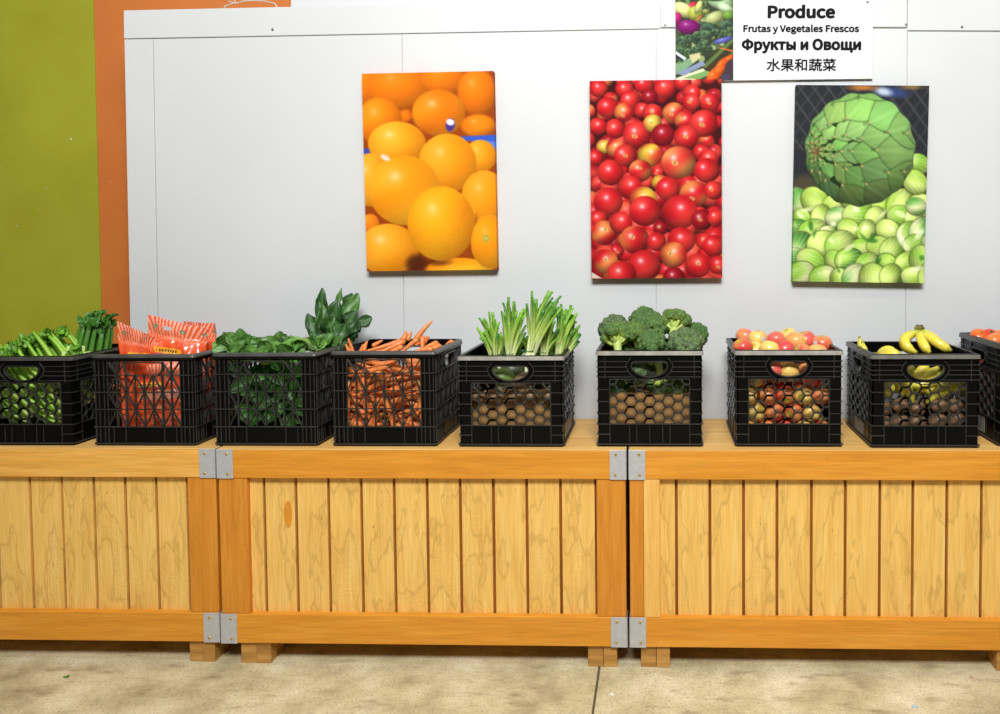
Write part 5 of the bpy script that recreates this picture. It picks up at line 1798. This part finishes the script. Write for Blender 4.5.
def lettering(txt, cxp, base_py, wpx, bold, cap, name='lettering'):
    cu = bpy.data.curves.new('lettering', 'FONT')
    cu.body = txt
    cu.align_x = 'CENTER'
    if FONT: cu.font = FONT
    cu.size = 1.0
    cu.resolution_u = 4
    tmp = bpy.data.objects.new('lettering_curve', cu)
    COL.objects.link(tmp)
    bpy.context.view_layer.update()
    me0 = bpy.data.meshes.new_from_object(tmp.evaluated_get(bpy.context.evaluated_depsgraph_get()))
    bpy.data.objects.remove(tmp)
    bpy.data.curves.remove(cu)
    xs_ = [v.co.x for v in me0.vertices]
    c = at(cxp, base_py, YS)
    a, b = at(cxp - wpx / 2, base_py, YS), at(cxp + wpx / 2, base_py, YS)
    s = (b - a).length / (max(xs_) - min(xs_))
    mid = (max(xs_) + min(xs_)) / 2
    sz = cap * mpp(YS) / max(v.co.y for v in me0.vertices)
    mb = MB()
    offs = [(0, 0)] + ([(bold * math.cos(k * PI / 4), bold * math.sin(k * PI / 4)) for k in range(8)] if bold else [])
    for qi, (ox, oy) in enumerate(offs):
        k0 = len(mb.v)
        for v in me0.vertices:
            mb.vert(((v.co.x - mid + ox) * s, -0.0004 - 0.00012 * qi, (v.co.y + oy) * sz))
        for pl_ in me0.polygons:
            mb.face(*[k0 + i for i in pl_.vertices])
    bpy.data.meshes.remove(me0)
    o = mb.build(name, MT['ink'], sgn, smooth=False)
    o.location = (c.x - sl_, 0, c.z - zb)
    o.rotation_euler = (0, -math.atan2((b - a).z, (b - a).x), 0)
    o['label'] = 'black lettering'
    return o
lettering('Produce', 801.3, 17.5, 65.8, 0.020, 11.8)
lettering('Frutas y Vegetales Frescos', 801.0, 31.8, 115.0, 0.017, 6.7)
lettering('Фрукты и Овощи', 801.2, 49.5, 118.0, 0.020, 9.9)
lettering('水果和蔬菜', 801.2, 70.0, 69.0, 0.007, 11.0)
screw_head('screw', (at(867.5, 2.0, YS).x - sl_, -0.0004, at(867.5, 2.0, YS).z - zb), 0.0042, MT['screw'], sgn)

# ------------------------------------------------------------------ printed carrot bags
def bag_mesh(mb, W_, H_, T_, header, colf, hole=None, nu=64, nv=84, seed=0, slant=0.0, lean=0.0):
    """pillow bag: u across, v up; flat header at the top with an optional handle slot"""
    def pos(u, v, side):
        x = (u - 0.5) * W_
        z = v * H_ * (1 - slant * u * v * v)
        body = min(1.0, max(0.0, (1 - header - v) / 0.22)) ** 0.6 if v < 1 - header else 0.0
        edge = max(0.0, 1 - (2 * abs(u - 0.5)) ** 3.0)
        bot = min(1, v / 0.14) ** 0.6
        t = T_ * 0.5 * body * edge ** 0.7 * bot
        n1 = noise.noise(Vector((u * 4 + seed, v * 5, seed * 2.0)))
        n2 = noise.noise(Vector((u * 11 + seed, v * 13, seed * 5.0 + side)))
        wav = 0.010 * n1 * (0.4 + v)
        y = -side * (t + 0.0012 + 0.006 * n2 * min(1, t * 60)) + wav + lean * max(0, v - 0.5) ** 2
        x += 0.006 * n1 - (0.04 * W_ * body * (u - 0.5))
        return (x, y, z)
    for side in (1, -1):
        idx = {}
        for j in range(nv + 1):
            for i in range(nu + 1):
                u, v = i / nu, j / nv
                idx[i, j] = mb.vert(pos(u, v, side), colf(u, v))
        for j in range(nv):
            for i in range(nu):
                u, v = (i + .5) / nu, (j + .5) / nv
                if hole and abs(u - hole[0]) < hole[2] and abs(v - hole[1]) < hole[3]:
                    continue
                q = (idx[i, j], idx[i + 1, j], idx[i + 1, j + 1], idx[i, j + 1])
                mb.face(*(q if side > 0 else q[::-1]))
def bag_col(window, seed):
    O1, O2, PCH, WHT = S(240, 102, 52), S(230, 80, 36), S(250, 180, 148), S(250, 236, 226)
    GRN, YLW, PUR, DRK = S(70, 130, 76), S(240, 176, 40), S(150, 90, 110), S(50, 30, 30)
    def f(u, v):
        n = noise.noise(Vector((u * 7 + seed, v * 9, seed)))
        c = lerp(O1, O2, 0.5 + 0.5 * n)
        # radiating light rays on the header
        if v > 0.80:
            ax, ay = u - 0.45, (v - 0.35) * 1.3
            a = math.atan2(ax, ay)
            k = math.sin(a * 84)
            fade = min(1, (v - 0.80) / 0.05)
            if k > 0.15: c = lerp(c, lerp(PCH, WHT, 0.35 * max(0, (v - .9) / .1)), 0.85 * fade)
        for gx in (0.13, 0.62, 0.93):
            e = ((u - gx) / 0.045) ** 2 + ((v - 0.915) / 0.022) ** 2
            if e < 1.0: c = GRN if e > 0.25 else lerp(GRN, WHT, 0.45)
        if 0.700 < v < 0.745 and 0.14 < u < 0.62 + 0.05 * math.sin(v * 80):
            c = YLW
            if 0.709 < v < 0.737 and math.sin(u * 130) > -0.1 and 0.17 < u < 0.58: c = DRK
        if 0.672 < v < 0.700 and 0.12 < u < 0.58:
            c = lerp(PUR, c, 0.25)
        if window and v < 0.64:
            m = 0.5 + 0.5 * noise.noise(Vector((u * 9, v * 11 + 3, seed * 4.0)))
            if v > 0.50: c = lerp(S(196, 128, 112), S(228, 150, 110), m)
            elif m > 0.62: c = lerp(c, S(250, 150, 110), 0.6)
        return c
    return f
bgl = CRATES['bags'].location
def bag(label, px_bl, px_br, ytop, Y, W_, H_, T_, rot, window, seed, zbase=0.012, hole=(0.36, 0.925, 0.07, 0.018), lean=0.0, slant=0.0):
    p = P((px_bl + px_br) / 2, 400, Y)
    t = thing('carrot_bag', label, 'bag', (p.x, Y, FLOORZ + zbase), rot, 'printed carrot bags')
    mb = MB()
    bag_mesh(mb, W_, H_, T_, 0.16, bag_col(window, seed), hole, seed=seed, lean=lean, slant=slant)
    mb.build('film', MT['film'], t, smooth=True, angle=60)
    return t
bag('orange carrot bag with a slot handle and green leaf marks, tallest of its crate', 149, 206, 318, 0.205, 0.195, 0.375, 0.075, (math.radians(5), math.radians(3), math.radians(4)), True, 1, lean=0.05, slant=0.11)
bag('orange carrot bag folded to a point at the left front of its crate', 140, 144, 315, 0.13, 0.15, 0.375, 0.045, (math.radians(2), math.radians(-2), math.radians(74)), False, 2, hole=None, slant=0.22)
bag('orange carrot bag slumped at the right end of its crate', 190, 208, 330, 0.285, 0.12, 0.345, 0.06, (math.radians(2), math.radians(3), math.radians(-8)), False, 3, hole=None)
bag('orange carrot bag low at the front of its crate, seen through the bars', 128, 190, 380, 0.105, 0.20, 0.225, 0.05, (math.radians(-3), math.radians(-3), 0), True, 4, hole=None)

# ------------------------------------------------------------------ scraps on the floor and a wire on the panel
def scrap(label, px, py, r, col, seed, cat='litter', name='paper_scrap'):
    rr = random.Random(seed)
    mb = MB(); mb.col = col
    c = atz(px, py, 0.0)
    n = 9
    top = [mb.vert((r * rr.uniform(0.6, 1.1) * math.cos(2 * PI * k / n), r * rr.uniform(0.5, 1.0) * math.sin(2 * PI * k / n), 0.001 + rr.uniform(0, 0.004))) for k in range(n)]
    bot = [mb.vert((mb.v[q][0] * 0.95, mb.v[q][1] * 0.95, 0.0002)) for q in top]
    mb.face(*top)
    for k in range(n):
        mb.face(bot[k], bot[(k + 1) % n], top[(k + 1) % n], top[k])
    o = mb.build(name, MT['produce'], smooth=False)
    o.location = (c.x, c.y, 0.0)
    return tag(o, label, cat)
scrap('small white scrap on the concrete, just right of the floor joint', 612, 695, 0.009, S(235, 235, 230), 1)
scrap('small pale blue and white scrap on the concrete at the right', 915, 707, 0.010, S(190, 205, 215), 2)
scrap('small pinkish scrap on the concrete at the far right', 972, 678, 0.008, S(225, 175, 150), 3)
scrap('small torn green leaf on the concrete at the left', 67, 677, 0.010, S(90, 140, 50), 4, name='leaf_scrap')
mb = MB()
pts = [at(x, y, WALL + 0.03) for x, y in ((222, 14), (225, 6), (231, 4), (236, 2), (232, -2), (228, 1), (236, 3.5), (244, 1.0), (254, 0.5), (266, 1.2), (275, 3.6), (281, 14))]
q0 = pts[0].copy()
mb.col = S(205, 200, 190)
mb.tube([q - q0 for q in pts], 0.0022, 6)
o = mb.build('loose_wire', MT['produce'])
o.location = q0
tag(o, 'thin pale wire curled on the top edge of the white panel', 'wire')

# ------------------------------------------------------------------ light: rows of overhead shop lamps, an added front fill + soft ambient
w = bpy.data.worlds.new('shop_ambient')
scene.world = w
w.use_nodes = True
bg = w.node_tree.nodes['Background']
bg.inputs[0].default_value = (0.995, 1.0, 1.0, 1)
bg.inputs[1].default_value = 0.06
def lamp(name, loc, sxx, syy, power, target=None):
    l = bpy.data.lights.new(name, 'AREA')
    l.shape = 'RECTANGLE'; l.size = sxx; l.size_y = syy
    l.energy = power
    l.color = (0.98, 0.998, 1.02)
    o = bpy.data.objects.new(name, l)
    COL.objects.link(o)
    o.location = loc
    if target:
        d = Vector(target) - Vector(loc)
        o.rotation_euler = d.to_track_quat('-Z', 'Y').to_euler()
    return o
lamp('ceiling_lamp_row', (0.1, -1.2, 3.9), 7.0, 0.5, 40)
lamp('ceiling_lamp_row', (0.1, -3.6, 3.9), 7.0, 0.6, 24, (0, -0.2, 0.7))
lamp('ceiling_lamp_panel', (0.05, -3.1, 3.9), 1.6, 1.0, 262, (-0.05, 0.2, 1.0))  # added fill, narrow enough to brighten the wall between the crates
scene.view_settings.view_transform = 'Standard'
scene.view_settings.look = 'None'
scene.view_settings.gamma = 1.0
scene.view_settings.use_curve_mapping = False
scene.view_settings.exposure = -0.17
